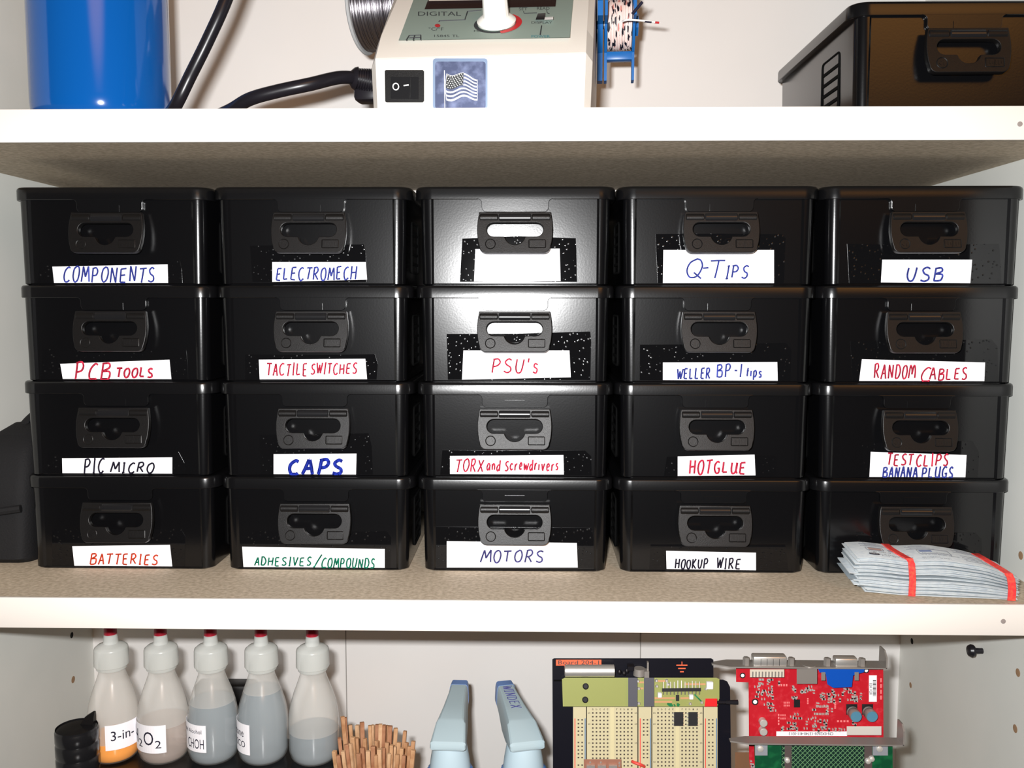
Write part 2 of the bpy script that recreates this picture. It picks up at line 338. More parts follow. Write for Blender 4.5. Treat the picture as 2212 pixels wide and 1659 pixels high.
# ---- hand-lettered stroke font: letters in a unit box, strokes of points; smooth strokes start with 's'
G = {
 'A': (['l', (0, 0), (.45, 1), (.52, 1), (.9, 0)], ['l', (.15, .38), (.8, .42)]), 'B': (['l', (.05, 1), (.08, 0)], ['s', (0, .97), (.6, 1), (.72, .75), (.15, .53)], ['s', (.15, .53), (.8, .5), (.85, .12), (.5, 0), (.03, .02)]),
 'C': (['s', (.85, .92), (.55, 1), (.15, .75), (.05, .35), (.3, .02), (.65, 0), (.9, .14)],), 'D': (['l', (.1, 1), (.08, 0)], ['s', (0, .98), (.55, .95), (.9, .5), (.6, .05), (.02, .0)]),
 'E': (['l', (.8, .98), (.1, .95), (.08, .02), (.8, 0)], ['l', (.1, .5), (.68, .53)]), 'F': (['l', (.8, 1), (.1, .97), (.1, 0)], ['l', (.1, .5), (.65, .52)]),
 'G': (['s', (.85, .9), (.5, 1), (.1, .7), (.08, .3), (.4, 0), (.8, .1), (.85, .42)], ['l', (.5, .42), (1, .45)]), 'H': (['l', (.08, 1), (.05, 0)], ['l', (.85, 1), (.8, 0)], ['l', (.05, .5), (.85, .53)]),
 'I': (['l', (.2, 1), (.75, 1)], ['l', (.48, 1), (.45, 0)], ['l', (.12, 0), (.75, .02)]), 'i': (['l', (.3, .62), (.25, 0)], ['l', (.33, .85), (.34, .9)]), 'K': (['l', (.1, 1), (.08, 0)], ['l', (.8, 1), (.12, .45), (.85, 0)]),
 'L': (['l', (.1, 1), (.08, .03), (.75, .05)],), 'M': (['l', (0, 0), (.18, 1), (.5, .3), (.82, 1), (1, 0)],), 'N': (['l', (.05, 0), (.1, 1), (.75, .02), (.85, 1)],),
 'm': (['s', (0, .0), (.08, .75), (.2, .95), (.42, .6), (.45, .3)], ['s', (.45, .3), (.6, .85), (.78, .9), (.9, .5), (.92, .05)]),
 'O': (['s', (.5, 1), (.12, .8), (.05, .35), (.35, 0), (.75, .1), (.92, .55), (.75, .92), (.45, 1)],), 'P': (['l', (.12, .98), (.08, 0)], ['s', (0, .95), (.55, 1), (.8, .78), (.6, .52), (.12, .46)]),
 'Q': (['s', (.5, 1), (.12, .8), (.05, .35), (.35, 0), (.75, .1), (.92, .55), (.75, .92), (.45, 1)], ['l', (.5, .25), (1.05, -.08)]), 'R': (['l', (.1, .98), (.05, 0)], ['s', (0, .95), (.55, 1), (.75, .75), (.5, .52), (.12, .48)], ['l', (.3, .48), (.85, 0)]),
 'S': (['s', (.85, .9), (.5, 1), (.15, .8), (.35, .55), (.75, .38), (.8, .12), (.45, 0), (.05, .08)],), 'T': (['l', (-.05, .98), (.95, 1)], ['l', (.5, 1), (.4, 0)]), 'U': (['s', (.08, 1), (.06, .4), (.25, .02), (.6, .05), (.8, .45), (.85, 1)],),
 'u': (['s', (.08, 1), (.06, .4), (.25, .02), (.6, .05), (.8, .45), (.85, 1)], ['s', (.82, 1), (.8, .3), (.98, 0)]), 'V': (['l', (.02, 1), (.42, 0), (.88, 1)],), 'W': (['l', (0, 1), (.25, 0), (.5, .8), (.72, 0), (1.02, 1)],), 'X': (['l', (.05, 1), (.85, 0)], ['l', (.9, 1), (0, 0)]),
 '/': (['l', (.1, -.15), (.75, 1.1)],), '-': (['l', (.2, .45), (.8, .47)],), '1': (['l', (.35, 1), (.3, 0)],), "'": (['l', (.3, 1.05), (.22, .75)],),
 'a': (['s', (.75, .6), (.35, .68), (.05, .3), (.3, 0), (.7, .3), (.75, .6)], ['s', (.75, .6), (.75, .1), (.95, .02)]), 'c': (['s', (.75, .55), (.4, .66), (.1, .3), (.4, 0), (.8, .12)],), 'd': (['s', (.7, .55), (.35, .6), (.05, .28), (.3, 0), (.68, .25)], ['l', (.78, 1.1), (.75, 0)]),
 'e': (['s', (.1, .32), (.75, .42), (.5, .68), (.15, .4), (.3, .03), (.8, .1)],), 'n': (['l', (.1, .65), (.1, 0)], ['s', (.1, .35), (.4, .66), (.7, .5), (.78, 0)]), 'p': (['l', (.12, .65), (.08, -.35)], ['s', (.12, .55), (.55, .68), (.75, .35), (.45, .02), (.12, .1)]),
 'r': (['l', (.12, .65), (.12, 0)], ['s', (.12, .35), (.4, .66), (.75, .6)]), 's': (['s', (.75, .6), (.35, .66), (.2, .45), (.7, .25), (.55, 0), (.05, .06)],), 't': (['l', (.4, .95), (.38, .05), (.6, 0)], ['l', (.08, .62), (.75, .66)]),
 'v': (['l', (.05, .65), (.4, 0), (.8, .66)],), 'w': (['s', (.02, .65), (.22, .02), (.48, .5), (.7, .02), (.98, .68)],),
}
NARROW = {'I': .55, 'i': .4, '1': .45, "'": .35, '-': .7, 'M': 1.2, 'W': 1.2, 'm': 1.25, 'w': 1.15, 'r': .8, 's': .8, 't': .7, '/': .75}
def strokes(text, rng):
    out = []; x = 0
    for ch in text:
        w = NARROW.get(ch, 1.0)*(.92+.16*rng.random()); dy = rng.uniform(-.06, .06); sl = rng.uniform(.10, .24); hs = rng.uniform(.93, 1.05)
        for st in G.get(ch, ()):
            pts = [(p[0]*w*.78 + sl*p[1] + rng.uniform(-.02, .02), p[1]*hs+dy+rng.uniform(-.02, .02)) for p in st[1:]]
            if st[0] == 's': out.append([(x+p[0], p[1]) for p in catmull(pts, 5)])
            else:
                for p, q in zip(pts, pts[1:]):
                    mx = (x+(p[0]+q[0])/2+rng.uniform(-.015, .015), (p[1]+q[1])/2+rng.uniform(-.01, .01))
                    out.append([(v[0], v[1]) for v in catmull([(x+p[0], p[1]), mx, (x+q[0], q[1])], 3)])
        x += w*.78+.26
    return out, x-.26
def handwriting(words, f, thick, rng):
    """words: (text, x0, ytop, x1, ybase) in photo pixels; f maps a pixel to a point on the label"""
    sp = []
    for text, x0, yt, x1, yb in words:
        st, w = strokes(text, rng)
        for s in st:
            sp.append(([tuple(f(x0+(x1-x0)*px/w, yb-(yb-yt)*py)) for px, py in s], False))
    return curve_mesh(sp, depth=thick, d2=False)

COLS = [[-.2624, -.1190, .0256, .1690, .3118], [-.2622, -.1188, .0254, .1689, .3117], [-.2628, -.1186, .0255, .1687, .3115], [-.2627, -.1188, .0256, .1689, .3116]]
YB = .0655; PANEL = .0028
#   label corners TL TR BR BL, tape rect, ink, words
LAB = {
 (0, 0): (((113, 576), (362, 571), (363, 611), (117, 618)), (83, 563, 392, 619), [('blue', [('COMPONENTS', 136, 577, 334, 609)])], 4.2),
 (0, 1): (((588, 566), (790, 566), (793, 604), (588, 609)), (543, 528, 790, 609), [('blue', [('ELECTROMECH', 596, 577, 770, 604)])], 4),
 (0, 2): (((1027, 538), (1209, 537), (1211, 607), (1024, 608)), (995, 512, 1245, 609), [], 4),
 (0, 3): (((1433, 540), (1672, 540), (1672, 614), (1432, 612)), (1418, 505, 1697, 615), [('blue', [('Q', 1478, 557, 1513, 598), ('-', 1512, 560, 1530, 596), ('T', 1531, 563, 1562, 601), ('IPS', 1566, 574, 1616, 601)])], 4),
 (0, 4): (((1906, 561), (2100, 561), (2096, 612), (1903, 610)), (1832, 530, 2160, 613), [('blue', [('USB', 1957, 576, 2036, 606)])], 4.6),
 (1, 0): (((130, 786), (366, 777), (370, 819), (136, 828)), (92, 755, 405, 828), [('red', [('PCB', 161, 783, 238, 821), ('TOOLS', 251, 795, 330, 815)])], 5),
 (1, 1): (((559, 777), (789, 775), (793, 819), (561, 821)), (530, 765, 816, 822), [('red', [('TACTILE', 576, 785, 664, 811), ('SWITCHES', 671, 785, 771, 808)])], 3.8),
 (1, 2): (((1001, 757), (1230, 757), (1233, 815), (998, 820)), (965, 720, 1277, 821), [('red', [("PSU's", 1062, 776, 1164, 806)])], 3.8),
 (1, 3): (((1432, 783), (1679, 782), (1680, 824), (1432, 821)), (1384, 743, 1710, 825), [('blue', [('WELLER', 1462, 795, 1534, 818), ('BP-1', 1548, 787, 1604, 814), ('tips', 1611, 795, 1646, 814)])], 4),
 (1, 4): (((1862, 776), (2128, 783), (2126, 831), (1856, 825)), (1840, 735, 2155, 832), [('red', [('RANDOm', 1888, 787, 1977, 817), ('C', 1988, 792, 2010, 824), ('ABLES', 2008, 795, 2089, 820)])], 4),
 (2, 0): (((134, 990), (372, 988), (372, 1028), (135, 1027)), (100, 978, 398, 1029), [('black', [('PIC', 181, 992, 224, 1022), ('MICRO', 239, 999, 332, 1021)])], 4.4),
 (2, 1): (((591, 981), (770, 980), (769, 1027), (591, 1028)), (563, 938, 803, 1029), [('dblue', [('CAPS', 623, 993, 740, 1025)])], 9),
 (2, 2): (((972, 985), (1217, 983), (1218, 1025), (972, 1024)), (952, 975, 1277, 1030), [('red', [('TORX', 983, 992, 1044, 1019), ('and', 1051, 995, 1081, 1016), ('Screwdrivers', 1090, 994, 1206, 1016)])], 3.8),
 (2, 3): (((1464, 986), (1630, 982), (1632, 1027), (1464, 1029)), (1437, 983, 1678, 1030), [('red', [('HOT', 1489, 993, 1537, 1023), ('GLuE', 1542, 998, 1611, 1022)])], 4.8),
 (2, 4): (((1881, 976), (2088, 983), (2085, 1041), (1878, 1035)), (1860, 955, 2115, 1042), [('red', [('TEST', 1916, 980, 1972, 1005), ('CLIPS', 1979, 982, 2048, 1007)]), ('blue', [('BANANA', 1906, 1009, 1982, 1032), ('PLuGS', 1990, 1010, 2058, 1035)])], 4.2),
 (3, 0): (((156, 1180), (367, 1177), (372, 1226), (161, 1230)), (112, 1145, 400, 1229), [('orange', [('BATTERIES', 194, 1197, 341, 1219)])], 4),
 (3, 1): (((523, 1181), (831, 1186), (831, 1227), (526, 1227)), (515, 1150, 845, 1228), [('green', [('ADHESIVES', 550, 1204, 672, 1222), ('/', 676, 1200, 694, 1226), ('COMPOUNDS', 694, 1206, 809, 1227)])], 3.8),
 (3, 2): (((965, 1169), (1246, 1173), (1248, 1226), (965, 1226)), (930, 1140, 1290, 1227), [('violet', [('MOTORS', 1038, 1189, 1174, 1214)])], 4.2),
 (3, 3): (((1439, 1190), (1633, 1194), (1633, 1233), (1440, 1229)), (1405, 1175, 1700, 1232), [('black', [('HOOKUP', 1458, 1208, 1529, 1228), ('WIRE', 1548, 1206, 1600, 1228)])], 4),
 (3, 4): (None, (1850, 1148, 2120, 1232), [], 4),
}
DESC = {
 (0, 0): 'black lidded storage box labelled COMPONENTS in blue, top of the leftmost stack', (1, 0): 'black lidded storage box labelled PCB TOOLS in red, leftmost stack',
 (2, 0): 'black lidded storage box with dark ink label, directly under the PCB TOOLS box', (3, 0): 'black lidded storage box labelled BATTERIES in orange, bottom of leftmost stack',
 (0, 1): 'black lidded storage box labelled ELECTROMECH in blue, top of second stack', (1, 1): 'black lidded storage box labelled TACTILE SWITCHES in red',
 (2, 1): 'black lidded storage box labelled CAPS in thick blue marker', (3, 1): 'black lidded storage box labelled ADHESIVES/COMPOUNDS in green',
 (0, 2): 'black lidded storage box with glaring blank white label, top of the middle stack', (1, 2): "black lidded storage box labelled PSU's, second from top in middle stack, in flash glare",
 (2, 2): 'black lidded storage box with small red lettering ending in Screwdrivers, middle stack', (3, 2): 'black lidded storage box labelled MOTORS on a wide white label, bottom of middle stack',
 (0, 3): 'black lidded storage box with tall white label and large blue Q, top of fourth stack', (1, 3): 'black lidded storage box with blue label ending in lower-case tips, fourth stack',
 (2, 3): 'black lidded storage box labelled HOT GLUE in red', (3, 3): 'black lidded storage box labelled HOOKUP WIRE in black ink, bottom of fourth stack',
 (0, 4): 'black lidded storage box labelled USB in blue, top of rightmost stack', (1, 4): 'black lidded storage box labelled RANDOM CABLES in red, rightmost stack',
 (2, 4): 'black lidded storage box labelled TEST CLIPS and BANANA PLUGS in red and blue', (3, 4): 'black lidded storage box behind the rubber-banded paper bundle, bottom of rightmost stack',
}
RXm = Matrix.Rotation(R(90), 4, 'X')
for (r, c), (quad, tape, inks, th) in LAB.items():
    t = place_box((COLS[r][c], YB, BH*(3-r)), DESC[(r, c)], 'labelled black storage boxes'); rng = random.Random(r*10+c)
    L = t.location; yp = YB+PANEL
    hwp = .0574
    def loc(x, y, off):
        p = at(x, y, yp-off)-L; p.x = max(-hwp, min(hwp, p.x)); p.z = max(.0017, p.z); return p
    x0, y0, x1, y1 = tape
    mb = MB(); j = lambda: rng.uniform(-4, 4)
    q = [(x0+j(), y0+j()), (x0+(x1-x0)*.5, y0+j()*.5), (x1-rng.uniform(0, 14), y0+j()), (x1, y0+rng.uniform(8, 30)), (x1+j(), y1), (x0+j(), y1)]
    fa = [loc(a, b, .0002) for a, b in q]; fb = [p+V((0, .0002, 0)) for p in fa]
    mb.loft([fb, fa]); mb.build('clear_tape', M['tape'], t, smooth=0)
    if quad:
        fa = [loc(a, b, .0005) for a, b in quad]; fb = [p+V((0, .0003, 0)) for p in fa]
        mb = MB(); mb.loft([fb, fa]); lb = mb.build('paper_label', M['paper'], t, smooth=0)
        for ink, words in inks:
            me = handwriting(words, lambda x, y: loc(x, y, .0005), th/2*.000325, rng)
            ym = L.y
            for v in me.vertices:
                yy = yp-.0005-L.y; v.co.y = yy - abs(v.co.y-yy)*.12 - .00003
            finish('writing', me, M['ink_'+ink], lb, smooth=0)

# the larger-looking box of the same kind on the upper shelf
place_box((.3112, .017, HS+T), 'black lidded storage box on the upper shelf at far right, brown reflections on its front')

# ------------------------------------------------------------------ upper shelf
Z1 = HS+T
# blue can
Yc = .075; c0 = at(217, 200, Yc); rad = (at(360, 200, Yc).x-at(76, 200, Yc).x)/2*.985
t = thing('metal_can', 'tall glossy blue cylinder can standing on the upper shelf at left', 'can', (c0.x+.001, Yc, Z1))
mb = MB(); prof = [(rad*.86, 0), (rad*.93, .0006)] + [(rad-.006+.006*math.sin(R(a)), .018-.016*math.cos(R(a))) for a in range(30, 91, 10)] + [(rad, .15), (rad*.98, .156), (rad*.9, .158)]
mb.lathe(prof, n=72); mb.build('body', M['bluecan'], t, smooth=50)
mb = MB(); mb.lathe([(rad*.9, .158), (rad*.92, .160), (rad*.92, .176), (rad*.85, .18)], n=60); mb.build('cap', M['white'], t)

# loose black cable rising from the shelf
pts = [at(470, 240, .10), at(430, 236, .05)+V((0, 0, .002))]
pts = [at(352, 300, .06), at(377, 232, .018), at(412, 162, .012), at(450, 85, .010), at(490, -5, .012), at(525, -110, .03), at(540, -260, .08), at(545, -420, .16)]
pts[0].z = Z1+.0045
mb = MB(); mb.tube(catmull(pts, 8), .0041, 14); tag(mb.build('cable', M['blackrub']), 'thick black cable rising from the shelf beside the blue can', 'cable')

# soldering station (turned a little, its control face sloping back)
yaw = R(-5)
st0 = at(1036, 236, .006); st0.z = Z1
t = thing('soldering_station', 'cream soldering station with sloping grey control panel and power switch', 'soldering station', st0, yaw); STN = t
Mst = Matrix.Translation(st0) @ Matrix.Rotation(yaw, 4, 'Z'); Mi = Mst.inverted()
hw = .0710
zf = .0335; zb = .0520; yb2 = .0155; sl = math.tan(R(39)); yt = .115; zt = zb+(yt-yb2)*sl
prof = [(0, 0), (-.0005, zf), (yb2, zb), (yt, zt), (.19, zt), (.19, 0)]
mb = MB(); rings = []
for x, dz, dy, n_ in ((-hw+.0, 0, 1, 0), (-hw+.004, 0, 0, 0), (hw-.004, 0, 0, 0), (hw, 0, 1, 0)):
    k = .006 if dy else 0
    rings.append([V((x*(.985 if z < .01 else 1), y+k*(1 if y < .05 else -1)*(1 if dy else 0), z-(k*.7 if z > .02 else 0))) for y, z in prof])
mb.loft(rings); case = mb.build('case', M['cream'], t, smooth=20)
mb = MB(); mb.box((0, -.0004, zf-.0002), (2*hw-.010, .0012, .0007)); mb.build('case_seam', mat('seam_shadow', srgb(205, 196, 180), .7), case)
PN = (Mst.to_3x3() @ V((0, -math.sin(R(39)), math.cos(R(39))))).normalized(); PP = Mst @ V((0, yb2, zb))+PN*.0006
pl = lambda x, y, off=0: Mi @ onp(x, y, PP+PN*off, PN)
FN = (Mst.to_3x3() @ V((0, -1, 0))).normalized(); FP = Mst @ V((0, -.0006, 0))
fp = lambda x, y, off=0: Mi @ onp(x, y, FP+FN*off, FN)
def slab(name, quadf, pts, m, parent, o0=-.0006, o1=.0003):
    mb = MB(); mb.loft([[quadf(x, y, o0) for x, y in pts], [quadf(x, y, o1) for x, y in pts]]); return mb.build(name, m, parent, smooth=30)
pan = slab('control_panel', pl, [(861, 87), (1231, 81), (1244, -60), (915, -60)], M['greypanel'], t)
slab('display', pl, [(917, 20), (1200, 14), (1205, -30), (935, -28)], mat('display_dark', (.025, .012, .012, 1), .15, spec=.6), pan, 0, .0006)
slab('display_bezel', pl, [(926, 2), (1045, 0), (1045, -20), (932, -18)], M['cream'], pan, .0005, .0016)
# printing on the panel
mb = MB()
def ptext(body, x0, yt_, x1, yb_, off=.0004, mbx=None, pf=pl):
    vs, fs = fit_text(body, 1, 1)
    add_mapped(mbx or mb, vs, fs, lambda v: pf(x0+(x1-x0)*(v.x+.5), yb_+(yt_-yb_)*(v.y+.5), off))
ptext('DIGITAL', 903, 25, 996, 34); ptext('15845 TL', 938, 75, 992, 80); ptext('°C/°F', 926, 59, 958, 66)
ptext('SET', 1121, 16, 1139, 22); ptext('READ', 1160, 15, 1187, 21); ptext('DISPLAY', 1148, 46, 1193, 51); ptext('MIN', 1024, 65, 1044, 69); ptext('MAX', 1085, 63, 1106, 67)
def pline(pts, w=.0005): mb.tube([pl(x, y, .0004) for x, y in pts], w, 4)
pline([(948, 47), (950, 45), (1004, 43), (1010, 25), (1040, 22)]); pline([(1131, 25), (1132, 29), (1160, 28)], .0003); pline([(1181, 22), (1182, 28), (1187, 30)], .0003); pline([(1170, 56), (1167, 76)])
pline([(878, 87), (884, 77), (909, 76), (909, 86)]); pline([(893, 87), (896, 77)]); pline([(884, 82), (908, 81)])
mb.build('panel_printing', M['print'], pan, smooth=0)
mb = MB(); ptext('POWER', 1148, 76, 1188, 81); mb.build('panel_legend', mat('teal_print', srgb(30, 120, 130), .6), pan, smooth=0)
slab('indicator_lamp', pl, [(945+6*math.cos(a), 55+3.6*math.sin(a)) for a in [i*.449 for i in range(14)]], M['redp'], pan, 0, .0012)
slab('slide_switch', pl, [(1157, 42), (1177, 41.5), (1178, 28), (1162, 29)], M['blackrub'], pan, 0, .002)
slab('slide_switch_cap', pl, [(1176, 43), (1195, 42), (1195, 36), (1177, 37)], M['white'], pan, 0, .0035)
# dial ring and knob
kc = pl(1073, 52)
Q = V((0, 0, 1)).rotation_difference(V((0, -math.sin(R(39)), math.cos(R(39))))).to_matrix()
mb = MB(); mb.lathe([(.0150, .0001), (.0150, .0003), (.0124, .0003), (.0124, .0001)], kc, Q, 40, (False, False)); mb.build('dial_scale', M['print'], pan, smooth=0)
mb = MB(); n_ = 16
a0 = [R(-75+130*i/n_) for i in range(n_+1)]
for a, b in zip(a0, a0[1:]): mb.poly([kc+Q @ V((r*math.cos(q), r*math.sin(q), .0006)) for r, q in ((.0128, a), (.0166, a), (.0166, b), (.0128, b))])
mb.build('dial_range', M['redp'], pan, smooth=0)
mb = MB(); rr = []
for z, r_, fl_ in ((.001, .0125, 0), (.0025, .0128, 0), (.0045, .0105, 0), (.0055, .0086, 0), (.007, .0084, 1), (.026, .0076, 1), (.027, .0070, 0)):
    rr.append([kc+Q @ V(((r_-(.0005 if fl_ and i % 3 == 0 else 0))*math.cos(2*math.pi*i/48), (r_-(.0005 if fl_ and i % 3 == 0 else 0))*math.sin(2*math.pi*i/48), z)) for i in range(48)])
mb.loft(rr); mb.build('knob', M['knob'], t, smooth=30)
# power switch
sw = slab('power_switch', fp, [(831, 153), (834, 151), (913, 151), (916, 154), (916, 218), (913, 221), (835, 221), (832, 219)], M['clasp'], t, -.001, .0012)
rk = slab('rocker', fp, [(844, 166), (904, 166), (904, 214), (844, 213)], M['clasp2'], sw, .0008, .0022)
mb = MB(); mb.tube([fp(855+6.2*math.cos(a), 187+7*math.sin(a), .0023) for a in [i*2*math.pi/20 for i in range(20)]], .0004, 5, closed=True)
mb.tube([fp(872, 185, .0023), fp(883, 183.5, .0023)], .0004, 5); mb.build('rocker_marks', M['white'], rk)
mb = MB(); mb.tube([fp(887, 167, .0022), fp(886, 213, .0022)], .0002, 4); mb.build('rocker_ridge', M['clasp'], rk)
# holographic flag sticker
stk = slab('flag_sticker', fp, rrect(935, 1053, 126, 235, 6, 4), mat('hologram_rim', srgb(150, 170, 200), .3, metal=.6), t, -.0006, .0002)
slab('sticker_face', fp, rrect(940, 1049, 133, 235, 6, 4), mat('hologram_foil', srgb(84, 92, 122), .34, metal=.55, noise=(160, srgb(128, 138, 172), 3, .45, .75)), stk, .0001, .0004)
mb = MB(); wv = lambda u: 3.5*math.sin(u*2.6+.3)
def fl_pt(u, v):   # flag surface in pixels: u 0..1 across, v 0..1 down
    x = 965+u*66; amp = 5*math.sin(u*7.5+.5)+10*u; return (x-(1-u)*2.5*math.sin(v*3), 157+amp+v*(57-12*u))
def ribbon(v0, v1, u0, u1, off, m_, k=14):
    for i in range(k):
        a, b = u0+(u1-u0)*i/k, u0+(u1-u0)*(i+1)/k
        m_.poly([fp(*fl_pt(a, v0), off), fp(*fl_pt(b, v0), off), fp(*fl_pt(b, v1), off), fp(*fl_pt(a, v1), off)])
for k in range(7):
    v0 = (2*k)/13
    ribbon(v0+.006, v0+.077-.006, .56 if v0 < .53 else 0, 1, .0005, mb)
for a, b in (((0, 0), (0, 1)), ((0, 0), (.56, 0)), ((0, 1), (1, 1)), ((1, 0), (1, 1))):
    mb.tube([fp(*fl_pt(a[0]+(b[0]-a[0])*i/12, a[1]+(b[1]-a[1])*i/12), .0005) for i in range(13)], .00018, 4)
for i in range(7):
    for j in range(6):
        u, v = .04+.075*i+(.035 if j % 2 else 0), .05+.085*j; px, py = fl_pt(u, v)
        mb.poly([fp(px+1.3*math.cos(a), py+1.3*math.sin(a), .0007) for a in [q*1.256 for q in range(5)]])
mb.tube([fp(960, 152, .0004), fp(961, 234, .0004)], .0003, 4)
mb.build('flag_emblem', M['white'], stk, smooth=0)
mb = MB(); ribbon(0, .53, 0, .55, .0006, mb); mb.build('flag_canton', M['print'], stk, smooth=0)
# cord with ribbed strain relief on the station's left side
a = Mi @ at(806, 178, .045); b = Mi @ at(763, 168, .040); ax = (b-a).normalized(); Qs = V((0, 0, 1)).rotation_difference(ax).to_matrix(); Ls = (b-a).length
prof = [(.0085, -.004)]
for k in range(7): prof += [(.0088-.0003*k, .0004+Ls*.8*k/7), (.0088-.0003*k, .0004+Ls*.8*(k+.6)/7), (.0075-.0003*k, .0004+Ls*.8*(k+.65)/7), (.0075-.0003*k, .0004+Ls*.8*(k+.95)/7)]
prof += [(.0078, Ls*.85), (.0068, Ls), (.0045, Ls+.002)]
mb = MB(); mb.lathe(prof, a, Qs, 26); sr = mb.build('strain_relief', M['blackrub'], t, smooth=30)
mb = MB(); q = Mi @ at(800, 200, .048); mb.box(q, (.020, .016, .0135), bev=.003); mb.build('cord_socket', M['blackrub'], t)
pts = [at(770, 168, .04), at(730, 168, .030), at(670, 182, .018), at(600, 197, .015), at(540, 214, .017), at(495, 240, .030), at(440, 262, .065)]
pts[-1].z = Z1+.005; pts[-2].z = max(pts[-2].z, Z1+.005)
mb = MB(); mb.tube(catmull([Mi @ p for p in pts], 8), .0043, 14); mb.build('power_cord', M['blackrub'], t)
# spindle rod carrying both wire spools
ys = .135; zs = .421; zs2 = at(1337, 54, ys).z
for xa_, xb_, zz in ((775, 900, zs), (1230, 1366, zs2)):
    mb = MB(); mb.tube([Mi @ V((at(xa_, 0, ys).x, ys, zz)), Mi @ V((at(xb_, 0, ys).x, ys, zz))], .003, 12); mb.build('spool_spindle', M['steel'], t)

# solder spool (left): flange, windings
def spool_loc(px, z): return V((at(px, 20, ys).x, ys, z))
sc = spool_loc(842, zs); rb = .0335
t = thing('solder_spool', 'grey spool of shiny solder wire hanging left of the soldering station', 'wire spool', sc, R(-12))
wm = mat('solder_wire', (.42, .40, .42, 1), .25, metal=1); n = wm.node_tree; b_ = n.nodes['Principled BSDF']
for sgn, nm in ((-1, 'flange'), (1, 'flange')):
    mb = MB(); x = sgn*.0215; mb.lathe([(.008, x-.0012), (rb*1.02-.0008, x-.0012), (rb*1.02, x-.0004), (rb*1.02, x+.0004), (rb*1.02-.0008, x+.0012), (.008, x+.0012)], (0, 0, 0), RY, 64); mb.build(nm, mat('grey_spool', srgb(170, 172, 172), .5), t)
mb = MB(); prof = [(.010, -.0203)]
k = 34
for i in range(k):
    x = -.0202+.0404*i/k; dx = .0404/k; rj = rb*.955+random.uniform(-.0005, .0005); prof += [(rj-.0007, x), (rj-.0001, x+dx*.25), (rj, x+dx*.5), (rj-.0001, x+dx*.75)]
prof += [(.010, .0203)]; mb.lathe(prof, (0, 0, 0), RY, 64); mb.build('wire_winding', wm, t, smooth=60)
# blue wire spool (right)
sc = spool_loc(1337, zs2); r2 = .0188
t = thing('wire_spool', 'blue spool of black and white speckled wire right of the soldering station', 'wire spool', sc, R(-4))
m = mat('speckled_wire', srgb(232, 214, 208), .5); M['speck'] = m
n = m.node_tree; b_ = n.nodes['Principled BSDF']; tcx = n.nodes.new('ShaderNodeTexCoord'); mp = n.nodes.new('ShaderNodeMapping'); mp.inputs['Scale'].default_value = (900, 230, 230)
nz = n.nodes.new('ShaderNodeTexVoronoi'); nz.inputs['Scale'].default_value = 1; rp = n.nodes.new('ShaderNodeValToRGB'); rp.color_ramp.interpolation = 'CONSTANT'
es = rp.color_ramp.elements; es[0].position = 0; es[0].color = srgb(28, 26, 40); es[1].position = .29; es[1].color = srgb(240, 222, 216); q = es.new(.82); q.color = srgb(214, 150, 140)
n.links.new(tcx.outputs['Object'], mp.inputs[0]); n.links.new(mp.outputs[0], nz.inputs['Vector']); n.links.new(nz.outputs['Color'], rp.inputs[0]); n.links.new(rp.outputs[0], b_.inputs['Base Color'])
xa, xb = at(1312, 60, ys).x-sc.x, at(1364, 60, ys).x-sc.x
prof = [(.012, xa)]
k = 24
for i in range(k):
    x = xa+(xb-xa)*i/k; dx = (xb-xa)/k; rj = r2+random.uniform(-.0006, .0006); prof += [(rj-.0006, x), (rj, x+dx*.3), (rj, x+dx*.7)]
prof += [(.012, xb)]
mb = MB(); mb.lathe(prof, (0, 0, 0), RY, 56); mb.build('wire_winding', M['speck'], t, smooth=60)
def flange_outline(r0, r1, k=6):
    pts = []
    for i in range(k):
        a = 360/k*i-90
        pts += [((r1)*math.cos(R(a-7)), r1*math.sin(R(a-7))), (r1*math.cos(R(a+7)), r1*math.sin(R(a+7))), (r0*math.cos(R(a+14)), r0*math.sin(R(a+14))), (r0*math.cos(R(a+360/k/2)), r0*math.sin(R(a+360/k/2))), (r0*math.cos(R(a+360/k-14)), r0*math.sin(R(a+360/k-14)))]
    return pts
rout = zs2-at(1337, 178, ys).z
for x0, x1 in ((xa-.0075, xa-.0035), (xa-.0022, xa-.0002), (xb+.0002, xb+.0022)):
    ol = flange_outline(r2*1.2, rout, 4); mb = MB()
    mb.loft([[V((x0, y, z)) for y, z in ol], [V((x1, y, z)) for y, z in ol]]); mb.build('flange', M['bluepl'], t)
for i in range(2):
    a = R(180*i-90); mb = MB(); mb.box(((xa+xb)/2, r2*1.26*math.cos(a), r2*1.26*math.sin(a)), (xb-xa+.004, .009, .0065), Matrix.Rotation(a-R(90), 3, 'X'), bev=.001); mb.build('core_bar', M['bluepl'], t)
mb = MB(); mb.lathe([(.004, xb+.002), (.0085, xb+.0025), (.0085, xb+.005), (.004, xb+.0055)], (0, 0, 0), RY, 6); mb.build('hub_nut', M['bluepl'], t)
mb = MB(); w0 = V((xb+.001, -r2*.9, -.01)); e1 = at(1432, 51, ys-.035)-sc
s0 = at(1366, 43, ys-.045)-sc; mid = at(1400, 46, ys-.04)-sc
mb.tube(catmull([s0+V((-.004, .004, 0)), s0, mid, e1], 6), .0007, 8); we = mb.build('wire_end', M['white'], t)
mb = MB(); d_ = e1-s0; mb.tube([s0+d_*.52, s0+d_*.73], .0008, 8); mb.tube([s0+d_*.0+V((.003, 0, .004)), s0+V((.010, 0, .012))], .0011, 8); mb.build('wire_mark', M['ink_black'], we)
mb = MB(); mb.tube([s0+d_*.84, s0+d_*.97], .0008, 8); mb.build('wire_mark', M['redp'], we)

